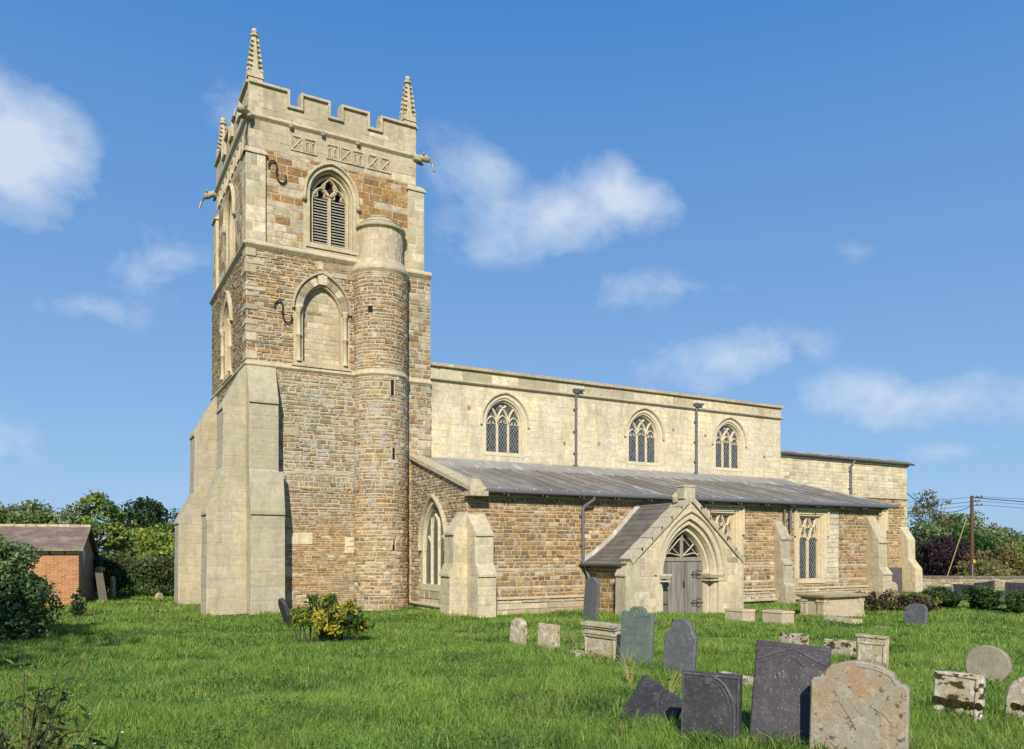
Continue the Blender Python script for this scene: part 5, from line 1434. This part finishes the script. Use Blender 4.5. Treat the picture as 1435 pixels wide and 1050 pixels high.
def deco_arc(d, w_, h, o):
    d.bar(HF, [(-w_/2 + .015, -.1), (-w_/2 + .015, h - .02), (w_/2 - .015, h - .02), (w_/2 - .015, -.1)], .02, o - .004, o + .01, (1.5, 1.5, 1.5))
    a = [(w_*.42*cos(radians(t)), h - .03 - w_*.66 + w_*.66*sin(radians(t))) for t in range(0, 81, 8)]
    d.bar(HF, [(w_*.42, -.1)] + a, .022, o - .004, o + .012, (1.7, 1.7, 1.7)); d.bar(HF, [(p[0] - .028, p[1] - .02) for p in [(w_*.42, -.1)] + a], .012, o - .004, o + .008, (1.5, 1.5, 1.5))
    d.prism(HF, circ(-.02, h - .06, .04, 0, 360, 8)[:-1], o - .003, o + .012, (1.2, 1.3, 1.1))


def deco_panel(d, w_, h, o):
    d.bar(HF, [(-w_/2 + .035, -.1), (-w_/2 + .035, h - .1), (w_/2 - .035, h - .1), (w_/2 - .035, -.1)], .03, o - .004, o + .014)
    for k in range(5): d.bar(HF, [(-w_*.4 + k*w_*.18, h - .085), (-w_*.4 + k*w_*.18 + w_*.12, h - .02)], .018, o - .004, o + .012)
    d.prism(HF, [(-w_/2, h - .012), (w_/2, h - .012), (w_/2 + .01, h + .02), (-w_/2 - .01, h + .02)], -o - .015, o + .02)


def deco_cornice(d, w_, h, o):
    for (z0, z1, p) in ((h - .03, h + .02, .06), (h - .07, h - .03, .035), (h - .17, h - .14, .045), (h - .22, h - .19, .03)): d.prism(HF, [(-w_/2 - p*.5, z0), (w_/2 + p*.5, z0), (w_/2 + p*.7, z1), (-w_/2 - p*.7, z1)], -o - p*.3, o + p)
    d.bar(HF, [(w_/2 - .05, -.1), (w_/2 - .05, h - .24)], .05, o - .004, o + .025); d.bar(HF, [(-w_/2 + .03, -.1), (-w_/2 + .03, h - .24)], .04, o - .004, o + .02)


def deco_green(d, w_, h, o):
    d.bar(HF, circ(0, h - .1, .075, 0, 360, 12)[:-1], .022, o - .003, o + .01, closed=True)
    letters(d, w_, [(h - .36, w_*.6), (h - .46, w_*.7), (h - .6, w_*.6)], o, .03, 9, (.8, .82, .8))


def deco_curve(d, w_, h, o):
    d.bar(HF, [(-w_*.3, h*.55), (-w_*.2, h*.58), (-w_*.1, h*.45), (-.02, h*.35)], .008, o - .003, o + .004, (.8, .75, .7)); d.bar(HF, [(w_*.12, h*.56), (w_*.25, h*.5), (w_*.36, h*.38)], .008, o - .003, o + .004, (.8, .75, .7))
    d.bar(HF, [(w_*.36*cos(radians(a)) - 0, h - .15 + .11*sin(radians(a))) for a in range(0, 100, 10)], .012, o - .004, o + .006, (1.1, 1.05, 1))


headstone(8.28, 14.6, 0.39, 0.62, o_round, 'hs_lime', 'narrow cream lichened headstone with rounded worn top tilting right, leftmost on the lawn', 7, -2, .13, yaw=14)
headstone(7.71, 12.44, 0.484, 0.5, o_square, 'hs_lime', 'short square topped cream headstone with moss at its foot, right of the narrow rounded one', 2, 0, .1, yaw=14)
headstone(7.83, 11.71, .42, .10, o_rough, 'hs_lime', 'low broken stump of pale stone in the grass left of the corniced panel', 0, 0, .2, name='broken_stone', cat='stone')
headstone(8.1, 11.25, 0.739, 0.62, o_square, 'hs_lime', 'cream lichened tomb panel with moulded cornice leaning left beside the green slate', 1, -3, .14, yaw=12, deco=deco_cornice)
headstone(7.84, 10.01, 0.608, 0.97, o_shoulder, 'hs_green', 'tall grey green slate headstone with domed top and rounded shoulders', 1, 3, .08, yaw=16, deco=deco_green)
headstone(7.63, 8.76, 0.517, 0.8, o_ogee, 'hs_slate', 'grey slate headstone with curved ogee top leaning right, beside the green slate', 4, 2, .07, yaw=16)
headstone(13.2, 19, 0.665, 1.32, o_point, 'hs_slate', 'tall narrow grey slate headstone with pointed top by the aisle downpipe', 3, 3, .08)
headstone(4.93, 6.16, .52, .40, o_tilted, 'hs_dark', 'dark slate headstone heeled far over to the right in long grass', 27, 12, .05, yaw=24, dz=.02)
headstone(4.76, 5.06, 0.502, 0.58, o_square, 'hs_dark', 'dark slate headstone with carved arc and sunk border standing upright in front', 1, 2, .08, yaw=31, deco=deco_arc)
headstone(7.15, 7.16, .42, .20, o_square, 'hs_moss', 'low white footstone half buried behind the dark arc carved slate', 5, 0, .1, yaw=14, name='footstone', cat='footstone')
headstone(5.13, 4.57, 0.592, 0.819, o_square, 'hs_purple', 'large square purple grey slate headstone with carved pediment leaning back', 3.5, 5, .07, yaw=33, deco=deco_purple)
headstone(5.25, 3.98, 0.696, 0.757, o_scoop, 'hs_big', 'big orange lichened limestone headstone with arched top in the right foreground', 1, 1, .10, yaw=28, deco=deco_curve)
headstone(12.17, 10.65, .56, .34, o_square, 'hs_moss', 'small white mossy headstone just above the purple slate', 1, 0, .12, yaw=10)
headstone(11.05, 8.73, .50, .35, o_square, 'hs_moss', 'small mossy cream headstone with dark stain, left of the carved panel stone', 1, 0, .12, yaw=10)
headstone(10.4, 7.64, 0.44, 0.47, o_square, 'hs_lime', 'small cream headstone with carved slanting border behind the big orange lichened one', 1, 0, .1, yaw=12, deco=deco_panel)
headstone(10.1, 5.79, 0.504, 0.52, lambda w_, h: [(-.15, -.35), (.15, -.35)] + circ(0, h - w_/2, w_/2, -72, 252, 22), 'hs_disc', 'brown disc shaped headstone on the right', 3, 3, .12, yaw=18)
headstone(7.24, 4.42, .42, .46, o_square, 'hs_moss', 'squat cream headstone banded with dark moss in front of the disc headstone', 2, 2, .09, yaw=16, deco=lambda d, w_, h, o: d.bar(HF, [(-w_/2+.03, h-.02), (w_/2-.05, h-.03), (w_/2-.05, -.1)], .03, o-.004, o+.012))
headstone(7.88, 4.05, .52, .50, o_round, 'hs_moss', 'pale mossy headstone with rounded top cut by the right edge', 2, 0, .12, yaw=12)
headstone(20.89, 13.98, .66, .62, lambda w_, h: [(-w_/2, -.35), (w_/2, -.35), (w_/2, h - .1), (w_*.3, h - .01), (0, h), (-w_*.3, h - .04), (-w_/2, h - .13)], 'hs_slate', 'grey slate headstone with gently rounded top standing alone right of the chest tomb', 2, 4, .08)
headstone(37.7, 26.5, .95, 1.45, o_square, 'hs_purple', 'tall dark slate headstone between aisle buttress and chancel buttress', 0, 3, .08, yaw=45, dz=-.1)
headstone(*P(17.78, 37), .55, .75, o_round, 'hs_lime', 'small round cream headstone in front of the dark slate by the chancel', 0, 0, .12, yaw=30)
headstone(5.16, 21.6, .5, .84, o_round, 'hs_dark', 'thin dark slate headstone seen edge on, leaning left beside the yellow shrub', 0, -17, .09, yaw=6)
headstone(3.29, 37.0, .3, .27, o_round, 'hs_lime', 'tiny cream stone at the foot of the far hedge', 0, 0, .15, yaw=-60)
for (px, d_, w_, h_, m, lab) in ((1318, 35, 1.0, .62, 'hs_green', 'wide greenish slate slab behind the first ivy mound'), (1352, 36.5, .95, .7, 'hs_purple', 'wide purple slate slab behind the gap between two ivy mounds'),
                                 (1379, 36, .8, .92, 'hs_purple', 'grey slate headstone with slanting top beside the utility pole foot'), (1400, 33, .7, .55, 'hs_green', 'pale green slate stone between the large ivy mound and the far right slate'),
                                 (1428, 31, .9, .98, 'hs_purple', 'tall square slate headstone at the right edge behind the ivy')):
    x, y = P((px - 717.5)/1106*d_, d_); headstone(x, y, w_*1.15, h_, o_square if px != 1379 else (lambda w_, h: [(-w_/2, -.35), (w_/2, -.35), (w_/2, h), (0, h - .1), (-w_/2, h - .14)]), m, lab, 0, 0, .09)
pp = MB(); pp.prism(HF, [(-.09, -.3), (.09, -.3), (.07, .9), (0, .98), (-.07, .9)], -.08, .08, (1.3, 1.3, 1.2), 0, .01)
ppo = pp.build('stone_post', ['hs_lime'], None, False, (*P(-17.65, 34.9), gz(*P(-17.65, 34.9)))); ppo.rotation_euler = (radians(2), radians(4), radians(-60)); tag(ppo, 'slim pale stone post standing against the dark hedge', 'post')

for o in [o for o in COL.objects if o.get('label', '').startswith(('squat cream', 'pale mossy headstone'))]:
    q = MB(); rg = random.Random(5)
    for k in range(26):
        u = -.19 + .38*k/25; q.tube([HF(u, .17 + rg.uniform(-.02, .02), .04), HF(u + rg.uniform(-.01, .01), .19 + rg.uniform(-.01, .03), .055)], [.03, .022], 6, vary(rg, (.055, .045, .016), .4))
    q.build('moss_band', ['leaf'], o)
# chest tomb and two small box tombs
tomb = empty('chest_tomb', (21.55, 17.3, gz(21.5, 17.3)), radians(0), 'cream limestone chest tomb with moulded lid in front of the aisle window', 'tomb')
tb = MB(); LX, LY, HT = 1.85, .86, .56
tb.box(-LX/2, LX/2, -LY/2, LY/2, -.3, HT)
tb.build('chest', ['hs_pink'], tomb)
for sx in (-1, 1):
    for sy in (-1, 1):
        p = MB(); cx, cy = sx*(LX/2 - .1), sy*(LY/2 - .1)
        p.box(cx-.13, cx+.13, cy-.13, cy+.13, -.3, HT - .06, (1.1, 1.1, 1.05)); p.box(cx-.15, cx+.15, cy-.15, cy+.15, HT-.061, HT+.01, (1.1, 1.1, 1.05)); p.box(cx-.15, cx+.15, cy-.15, cy+.15, -.3, .1, (1.05, 1.05, 1))
        for (a, b) in ((0, 1), (1, 0)):
            q = .132*sy if a == 0 else .132*sx
            if a == 0: p.bar(lambda u, z, o: (cx + u, cy + q + sy*o, z), [(-.08, .14), (-.08, HT-.12), (.08, HT-.12), (.08, .14)], .025, -.004, .012, closed=True)
            else: p.bar(lambda u, z, o: (cx + q + sx*o, cy + u, z), [(-.08, .14), (-.08, HT-.12), (.08, HT-.12), (.08, .14)], .025, -.004, .012, closed=True)
        p.build('corner_pilaster', ['hs_lime'], tomb)
ld = MB()
for (e, z0, z1) in ((.03, HT+.012, HT+.06), (.08, HT+.06, HT+.10), (.15, HT+.10, HT+.17)):
    a, b = LX/2 + e, LY/2 + e; ld.hexa([(-a+.03, -b+.03, z0), (a-.03, -b+.03, z0), (a-.03, b-.03, z0), (-a+.03, b-.03, z0), (-a, -b, z1), (a, -b, z1), (a, b, z1), (-a, b, z1)], (1.1, 1.0, .85))
ld.build('lid', ['hs_lime'], tomb)
for (x, y, lab) in ((17.2, 17.05, 'low cream box tomb nearest the porch arch, orange lichen on its end'), (17.75, 16.1, 'low cream box tomb right of its twin, between the porch and the chest tomb')):
    t = MB(); t.box(-.26, .26, -.34, .34, -.3, .33); t.hexa([(-.28, -.36, .33), (.28, -.36, .33), (.28, .36, .33), (-.28, .36, .33), (-.27, -.35, .39), (.27, -.35, .39), (.27, .35, .39), (-.27, .35, .39)], (1.1, 1.05, 1))
    o = t.build('box_tomb', ['hs_pink'], None, False, (x, y, gz(x, y))); o.rotation_euler = (0, radians(1), radians(2)); tag(o, lab, 'tomb', 'pair of low box tombs by the porch')
for (x, y, w_, l_, lab) in ((19.76, 15.5, .5, 1.0, 'flat pale ledger slab sunk in the grass before the chest tomb'), (19.0, 13.6, .3, .42, 'small flat white stone fragment in the grass left of the lone rounded slate')):
    t = MB(); t.hexa([(-w_/2, -l_/2, -.1), (w_/2, -l_/2, -.1), (w_/2, l_/2, -.1), (-w_/2, l_/2, -.1), (-w_/2+.02, -l_/2+.02, .09), (w_/2-.02, -l_/2+.02, .08), (w_/2-.03, l_/2-.02, .09), (-w_/2+.02, l_/2-.02, .1)])
    o = t.build('ledger_stone', ['hs_lime'], None, False, (x, y, gz(x, y) + float(bump(x, y)))); tag(o, lab, 'stone')

# ivy mounds, bramble thicket
IVY = [(0.0473, 0.0945, 0.0216), (0.0607, 0.1148, 0.027), (0.0405, 0.0743, 0.0189), (0.0945, 0.135, 0.0405)]
for (px, d_, w_, h_, lab) in ((1322, 30, .62, .72, 'ivy mound over a grave, leftmost of the three on the right'), (1377, 28.5, .72, .95, 'largest ivy mound over a grave, middle of the three on the right'), (1432, 27.6, .6, .72, 'ivy mound cut by the right edge')):
    r = (px - 717.5)/1106*d_; shrub('ivy_mound', r, d_, lab, [(0, 0, h_*.5, w_, w_*.7, h_*.5), (.2, 0, h_*.4, w_*.8, w_*.6, h_*.45)], IVY, cat='ivy', group='ivy mounds over graves', nclump=60, nleaf=80, cr=.16, leaf=.07, inner=.6, stems=6)
thp = [ell(a, 0, .38, .5, .5, .4) for a in (-1.1, -.5, .1, .7, 1.3)]
shrub('bramble_thicket', 13.3, 27.6, 'low tangled thicket of brown and purple bramble behind the chest tomb', thp, PUR + BRN + [(.05, .055, .02)], cat='bramble', nclump=70, nleaf=60, cr=.2, leaf=.055, inner=.3, stems=60)

# trees and bushes right
G2 = 'trees and bushes beyond the churchyard wall'
tree('birch_tree', 37.6, 71, 8.0, 3.6, OLV + [(.11, .09, .045)], 'tall thin half bare tree rising beyond the chancel end', group=G2, nclump=46, nleaf=34, leaf=.13, cr=.12, crown0=.38, trunk=.13, twigs=22)
tree('broadleaf_tree', 34.5, 66, 4.6, 4.4, GRN + DGR, 'dark green tree close beside the chancel end', group=G2, nclump=60, leaf=.17, cr=.15, crown0=.0, trunk=.15)
tree('broadleaf_tree', 36.6, 63, 4.0, 4.0, [(.035, .10, .022), (.045, .115, .025)], 'bright green ivy clad tree between dark green tree and utility pole', group=G2, nclump=60, leaf=.15, cr=.16, crown0=.0, trunk=.15)
tree('broadleaf_tree', 41.5, 74, 6.2, 6.0, OLV + GRN, 'broad olive green tree behind the utility pole', group=G2, nclump=80, leaf=.18, cr=.14, crown0=.0, trunk=.2)
tree('broadleaf_tree', 46.0, 76, 4.9, 6.5, GRN + OLV, 'olive green tree right of the utility pole', group=G2, nclump=80, leaf=.18, cr=.14, crown0=.0, trunk=.2)
tree('broadleaf_tree', 53.0, 82, 4.1, 9, OLV + GRN, 'low wide olive tree at the right edge of the far bank', group=G2, nclump=100, leaf=.2, cr=.12, crown0=.0, trunk=.2)
tree('broadleaf_tree', 60.0, 86, 3.9, 9, OLV + BRN, 'far low tree running out of the right edge', group=G2, nclump=80, leaf=.2, cr=.12, crown0=.0, trunk=.2)
tree('broadleaf_tree', 48.5, 70, 3.4, 7, OLV + BRN + YGR, 'yellowish bank of bushes right of the pole foot', group=G2, nclump=80, leaf=.17, cr=.13, crown0=.0, trunk=.15)
tree('purple_tree', 31.2, 57, 3.5, 4.0, PUR, 'dark purple leaved bush beside the chancel buttress', cat='bush', group=G2, nclump=60, leaf=.13, cr=.16, crown0=.0, trunk=.1)
tree('autumn_bush', 33.9, 55, 2.6, 3.8, BRN + OLV, 'yellow brown autumn bush left of the pole foot', cat='bush', group=G2, nclump=55, leaf=.13, cr=.16, crown0=.0, trunk=.1)
tree('autumn_bush', 38.0, 58, 2.7, 4.6, BRN + OLV + YGR, 'yellow brown autumn bush right of the pole foot', cat='bush', group=G2, nclump=60, leaf=.13, cr=.15, crown0=.0, trunk=.1)
tree('autumn_bush', 30.5, 51, 1.7, 3.0, OLV, 'low olive bush behind the churchyard wall near the chancel', cat='bush', group=G2, nclump=40, leaf=.12, cr=.17, crown0=.0, trunk=.08)
# churchyard wall
wl = empty('churchyard_wall', (0, 0, 0), 0, 'low cream stone churchyard wall with dark coping on the right', 'wall')
a, b = Vector(P(22.5, 47)), Vector(P(42, 45)); dv = (b - a); LW = dv.length; dv.normalize(); nv_ = Vector((dv.y, -dv.x))
FWL = lambda u, z, o: (a.x + dv.x*u + nv_.x*o, a.y + dv.y*u + nv_.y*o, z)
q = MB(); q.prism(FWL, [(0, -.9), (LW, -.9), (LW, .36), (0, .36)], -.3, 0, (.6, .62, .6)); lay(q, FWL, 0, LW, -.7, .35, (.1, .18), (.2, .5), .02, .02, pick((CREAM, 1), (GREY, 4)), [], .01, 1)
q.build('stonework', ['mortar', 'rubble'], wl)
q = MB(); q.prism(FWL, [(0, .36), (LW, .36), (LW, .48), (0, .48)], -.36, .06, (.17, .15, .11)); q.build('coping', ['coping'], wl)
# utility pole, wires, stay
pr_, pd_ = (1362 - 717.5)/1106*49, 49.; px_, py_ = P(pr_, pd_); zg = gz(px_, py_); ztop = 5.37
up = empty('utility_pole', (px_, py_, zg), 0, 'brown wooden utility pole with short arms and yellow plate beyond the churchyard wall', 'utility pole')
q = MB(); q.tube([(0, 0, -.5), (0, 0, ztop - zg)], [.13, .095], 10); q.build('pole', ['pole'], up)
for zz, L in ((.08, .36), (.34, .26), (.58, .36)):
    q = MB(); z = ztop - zg - zz; q.tube([(-RX*.08, -RY*.08, z), (RX*L*1.8, RY*L*1.8, z)], .035, 6); 
    for k in (.9, 1.7): q.tube([(RX*L*k, RY*L*k, z), (RX*L*k, RY*L*k, z + .1)], .05, 6)
    q.build('insulator_arm', ['gut'], up)
q = MB(); q.box(-.1, .1, -.16, -.135, 1.2 - zg, 1.42 - zg); q.build('warning_plate', ['yellow'], up)
q = MB(); q.tube([(-.11, -.09, -.3), (-.11, -.09, 1.1 - zg)], .04, 8); q.build('cable_guard', ['metal'], up)
def wire(p0, p1, sag, r, label):
    p0, p1 = Vector(p0), Vector(p1); pts = [p0.lerp(p1, k/16) - Vector((0, 0, sag*4*(k/16)*(1 - k/16))) for k in range(17)]
    q = MB(); q.tube(pts, r, 5, cap=False); o = q.build('overhead_wire', ['wire'], None); tag(o, label, 'wire', 'overhead wires at the utility pole')
T = lambda dz, s=0: (px_ + RX*s, py_ + RY*s, ztop - dz)
e1, e2 = P(66, 56), P(0, 82)
wire(T(.06, .6), (*e1, 5.5), .4, .012, 'top thin wire running right from the pole'); wire(T(.32, .45), (*e1, 4.4), .4, .012, 'second thin wire running right from the pole'); wire(T(.56, .6), (*e1, 3.7), .3, .012, 'lowest thin wire running right from the pole')
wire(T(.1), (*P(62, 42), 2.4), .2, .026, 'thick black cable dropping steeply right from the pole')
wire(T(.1, -.1), (*e2, 5.2), .4, .012, 'upper thin wire running left from the pole behind the trees'); wire(T(.38, -.1), (*e2, 4.0), .4, .016, 'middle thin wire running left from the pole behind the trees'); wire(T(.6, -.1), (*e2, 2.8), .4, .012, 'lower thin wire running left from the pole behind the trees')
wire(T(.65, -.1), (CX1 + .02, CY + .4, 5.5), .8, .022, 'black cable sagging from the chancel corner to the pole')
q = MB(); g0 = P(pr_ - .6, pd_ - .5); g1 = P((1322 - 717.5)/1106*48, 48); q.tube([(*g0, 4.0), (*g1, -.3)], .03, 6, (1.2, 1.1, .6)); o = q.build('stay_wire', ['straw'], None); tag(o, 'pale stay slanting down to the ground left of the utility pole', 'stay wire')

# ------------------------------------------------------------------ trees behind the viewpoint that shade the left of the lawn
for (r, d, h, w_, lab) in ((-11.5, 1.0, 11.5, 7.5, 'tall leafy tree beside the churchyard path, out of the picture on the left'), (-6.4, -4.2, 8.0, 3.6, 'leafy tree behind the viewpoint that throws dappled shade on the lawn')):
    tree('shade_tree', r, d, h, w_, GRN, lab, group='shade trees near the viewpoint', nclump=60, nleaf=34, leaf=.2, cr=.15, crown0=.4, trunk=.22)

# ------------------------------------------------------------------ weeds in the foreground, lower left, and among the stones
def weed(x, y, h, n, lsize, pal, label, name='weed', spread=.3, stalks=5, m='leaf', stalkm='straw', elong=4.5, flowers=0, cat='plant', group=None):
    z = gz(x, y) + float(bump(x, y)); e = empty(name, (x, y, z), 0, label, cat, group); t = MB(); P_ = []
    ends = []
    for i in range(stalks):
        a = rnd.uniform(0, 2*pi); L = spread*rnd.uniform(.3, 1); hh = h*rnd.uniform(.6, 1)
        pts = [Vector((0, 0, -.05)), Vector((cos(a)*L*.3, sin(a)*L*.3, hh*.5)), Vector((cos(a)*L, sin(a)*L, hh))]
        t.tube(pts, [.007, .005, .002], 5); ends.append(pts[2])
        for k in range(n): 
            s_ = rnd.uniform(.15, 1); q = pts[1].lerp(pts[2], s_*2 - 1) if s_ > .5 else pts[0].lerp(pts[1], s_*2); P_.append(tuple(q + Vector((rnd.gauss(0, .05), rnd.gauss(0, .05), rnd.gauss(0, .03)))))
    t.build('stalk', [stalkm], e)
    P_ = np.array(P_); c = np.array([pal[nr.integers(len(pal))] for _ in P_])*nr.uniform(.7, 1.25, (len(P_), 1))
    leaves('leaves', P_, lsize, c, e, elong, .8, m)
    for i in range(flowers):
        f = MB(); q = ends[i % len(ends)] + Vector((rnd.gauss(0, .04), rnd.gauss(0, .04), .01))
        for k in range(6):
            a = k*pi/3; f.tube([q, q + Vector((cos(a)*.009, sin(a)*.009, .006))], [.002, .004], 4)
        f.build('flower_head', ['petal' if flowers < 9 else 'pink'], e)
    return e


WG = [(.05, .11, .02), (.07, .14, .025), (.04, .08, .02)]
G3 = 'weeds at the lower left corner'
weed(*P(-2.8, 4.5), 1.1, 30, .022, [(.09, .14, .03), (.30, .28, .06), (.05, .09, .02), (.06, .05, .02)], 'arching plant with yellowing leaves at the left edge, nearest the viewer', spread=.55, stalks=14, stalkm='bark', group=G3, elong=4)
weed(*P(-2.55, 4.25),   .7, 26, .018, [(.05, .06, .02), (.04, .05, .02), (.09, .08, .03)], 'dead brown twiggy plant at the lower left corner', spread=.4, stalks=12, stalkm='bark', group=G3)
weed(*P(-2.95, 5.0), .55, 8, .035, WG, 'green weed with white seed heads at the lower left', spread=.45, stalks=9, flowers=7, group=G3)
weed(*P(-2.6, 4.75), .3, 7, .03, WG, 'short weed with white seed heads right of the corner plants', spread=.5, stalks=8, flowers=8, group=G3)
for (x, y, h) in ((5.6, 6.6, .4), (7.2, 9.4, .42), (6.1, 7.9, .36), (7.5, 10.6, .3)):
    weed(x, y, h, 2, .02, [(.30, .27, .09), (.18, .2, .05)], 'tall dry grass stalks among the slate headstones', name='dry_stalks', spread=.22, stalks=7, elong=6, group='dry stalks among the headstones')
for (x, y) in ((8.0, 11.9), (7.7, 11.1)): 
    weed(x, y, .3, 3, .02, WG, 'small weed with pink flowers left of the corniced tomb panel', name='pink_weed', spread=.1, stalks=3, flowers=9, group='pink weeds in the grass')
# taller tufts round the feet of the stones: part of the uncut grass
def tufts(spots, name, label):
    V, F, C3 = [], [], []; b = 0
    for (x0, y0, n, rad, hh) in spots:
        x = x0 + nr.normal(0, rad, n); y = y0 + nr.normal(0, rad, n); z = gznp(x, y) + bump(x, y) - .02
        h = hh*nr.uniform(.5, 1.3, n); a = nr.random(n)*2*pi; l = h*nr.uniform(.2, 1.1, n); w_ = .004*nr.uniform(.7, 1.4, n)
        an = nr.random(n)*2*pi; dx, dy = np.cos(an)*w_, np.sin(an)*w_; lx, ly = np.cos(a)*l, np.sin(a)*l; B_ = np.stack([x, y, z], -1)
        v = np.stack([B_ + np.stack([-dx, -dy, 0*x], -1), B_ + np.stack([dx, dy, 0*x], -1), B_ + np.stack([dx + lx*.3, dy + ly*.3, h*.6], -1), B_ + np.stack([-dx + lx*.3, -dy + ly*.3, h*.6], -1), B_ + np.stack([lx, ly, h*.9], -1)], 1).reshape(-1, 3)
        i = np.arange(n)*5 + b; b += n*5
        V.append(v); f = np.concatenate([np.stack([i, i+1, i+2], -1), np.stack([i, i+2, i+3], -1), np.stack([i+3, i+2, i+4], -1)]); F.append(f)
        c = np.array([(.15, .26, .045), (.11, .20, .04), (.22, .32, .07), (.38, .35, .13)])[nr.choice(4, n, p=[.4, .3, .25, .05])]*nr.uniform(.7, 1.2, (n, 1)); C3.append(np.concatenate([c, c, c]))
    o = fast_mesh(name, np.concatenate(V), np.concatenate(F), np.concatenate(C3), 'grass'); tag(o, kind='stuff')


def cover():
    pts, cs = [], []
    for k in range(120):
        d = 5.5 + 19*nr.random()**1.3; r = nr.uniform(-.66, .62)*d
        if r > 0 and nr.random() < .45: continue
        x0, y0 = P(r, d)
        if y0 > 25 or (x0 > 10 and y0 > 18.5): continue
        n = int(nr.uniform(60, 220)); ra = nr.uniform(.15, .5)
        x = x0 + nr.normal(0, ra, n)*1.3; y = y0 + nr.normal(0, ra*.6, n); z = gznp(x, y) + bump(x, y) + nr.uniform(.03, .15, n)
        pts.append(np.stack([x, y, z], -1)); cs.append(np.array([(.07, .16, .035), (.09, .19, .04), (.055, .13, .035), (.11, .2, .05)][nr.integers(4)])*nr.uniform(.7, 1.25, (n, 1)))
    o = leaves('ground_cover', np.concatenate(pts), .021, np.concatenate(cs), None, 1.5, 1.2); tag(o, kind='stuff')


cover()
sp = []
for o in list(COL.objects):
    if o.get('category') in ('headstone', 'footstone', 'tomb', 'stone') and o.location.length < 24:
        for k in range(7): sp.append((o.location.x - .12 + rnd.uniform(-.12, .1), o.location.y + rnd.uniform(-.42, .42), 26, .06, .17))
for k in range(110): 
    d = rnd.uniform(5, 15); r = rnd.uniform(-.62, .64)*d; sp.append((*P(r, d), 40, .12, rnd.uniform(.12, .22)))
tufts(sp, 'long_grass', '')
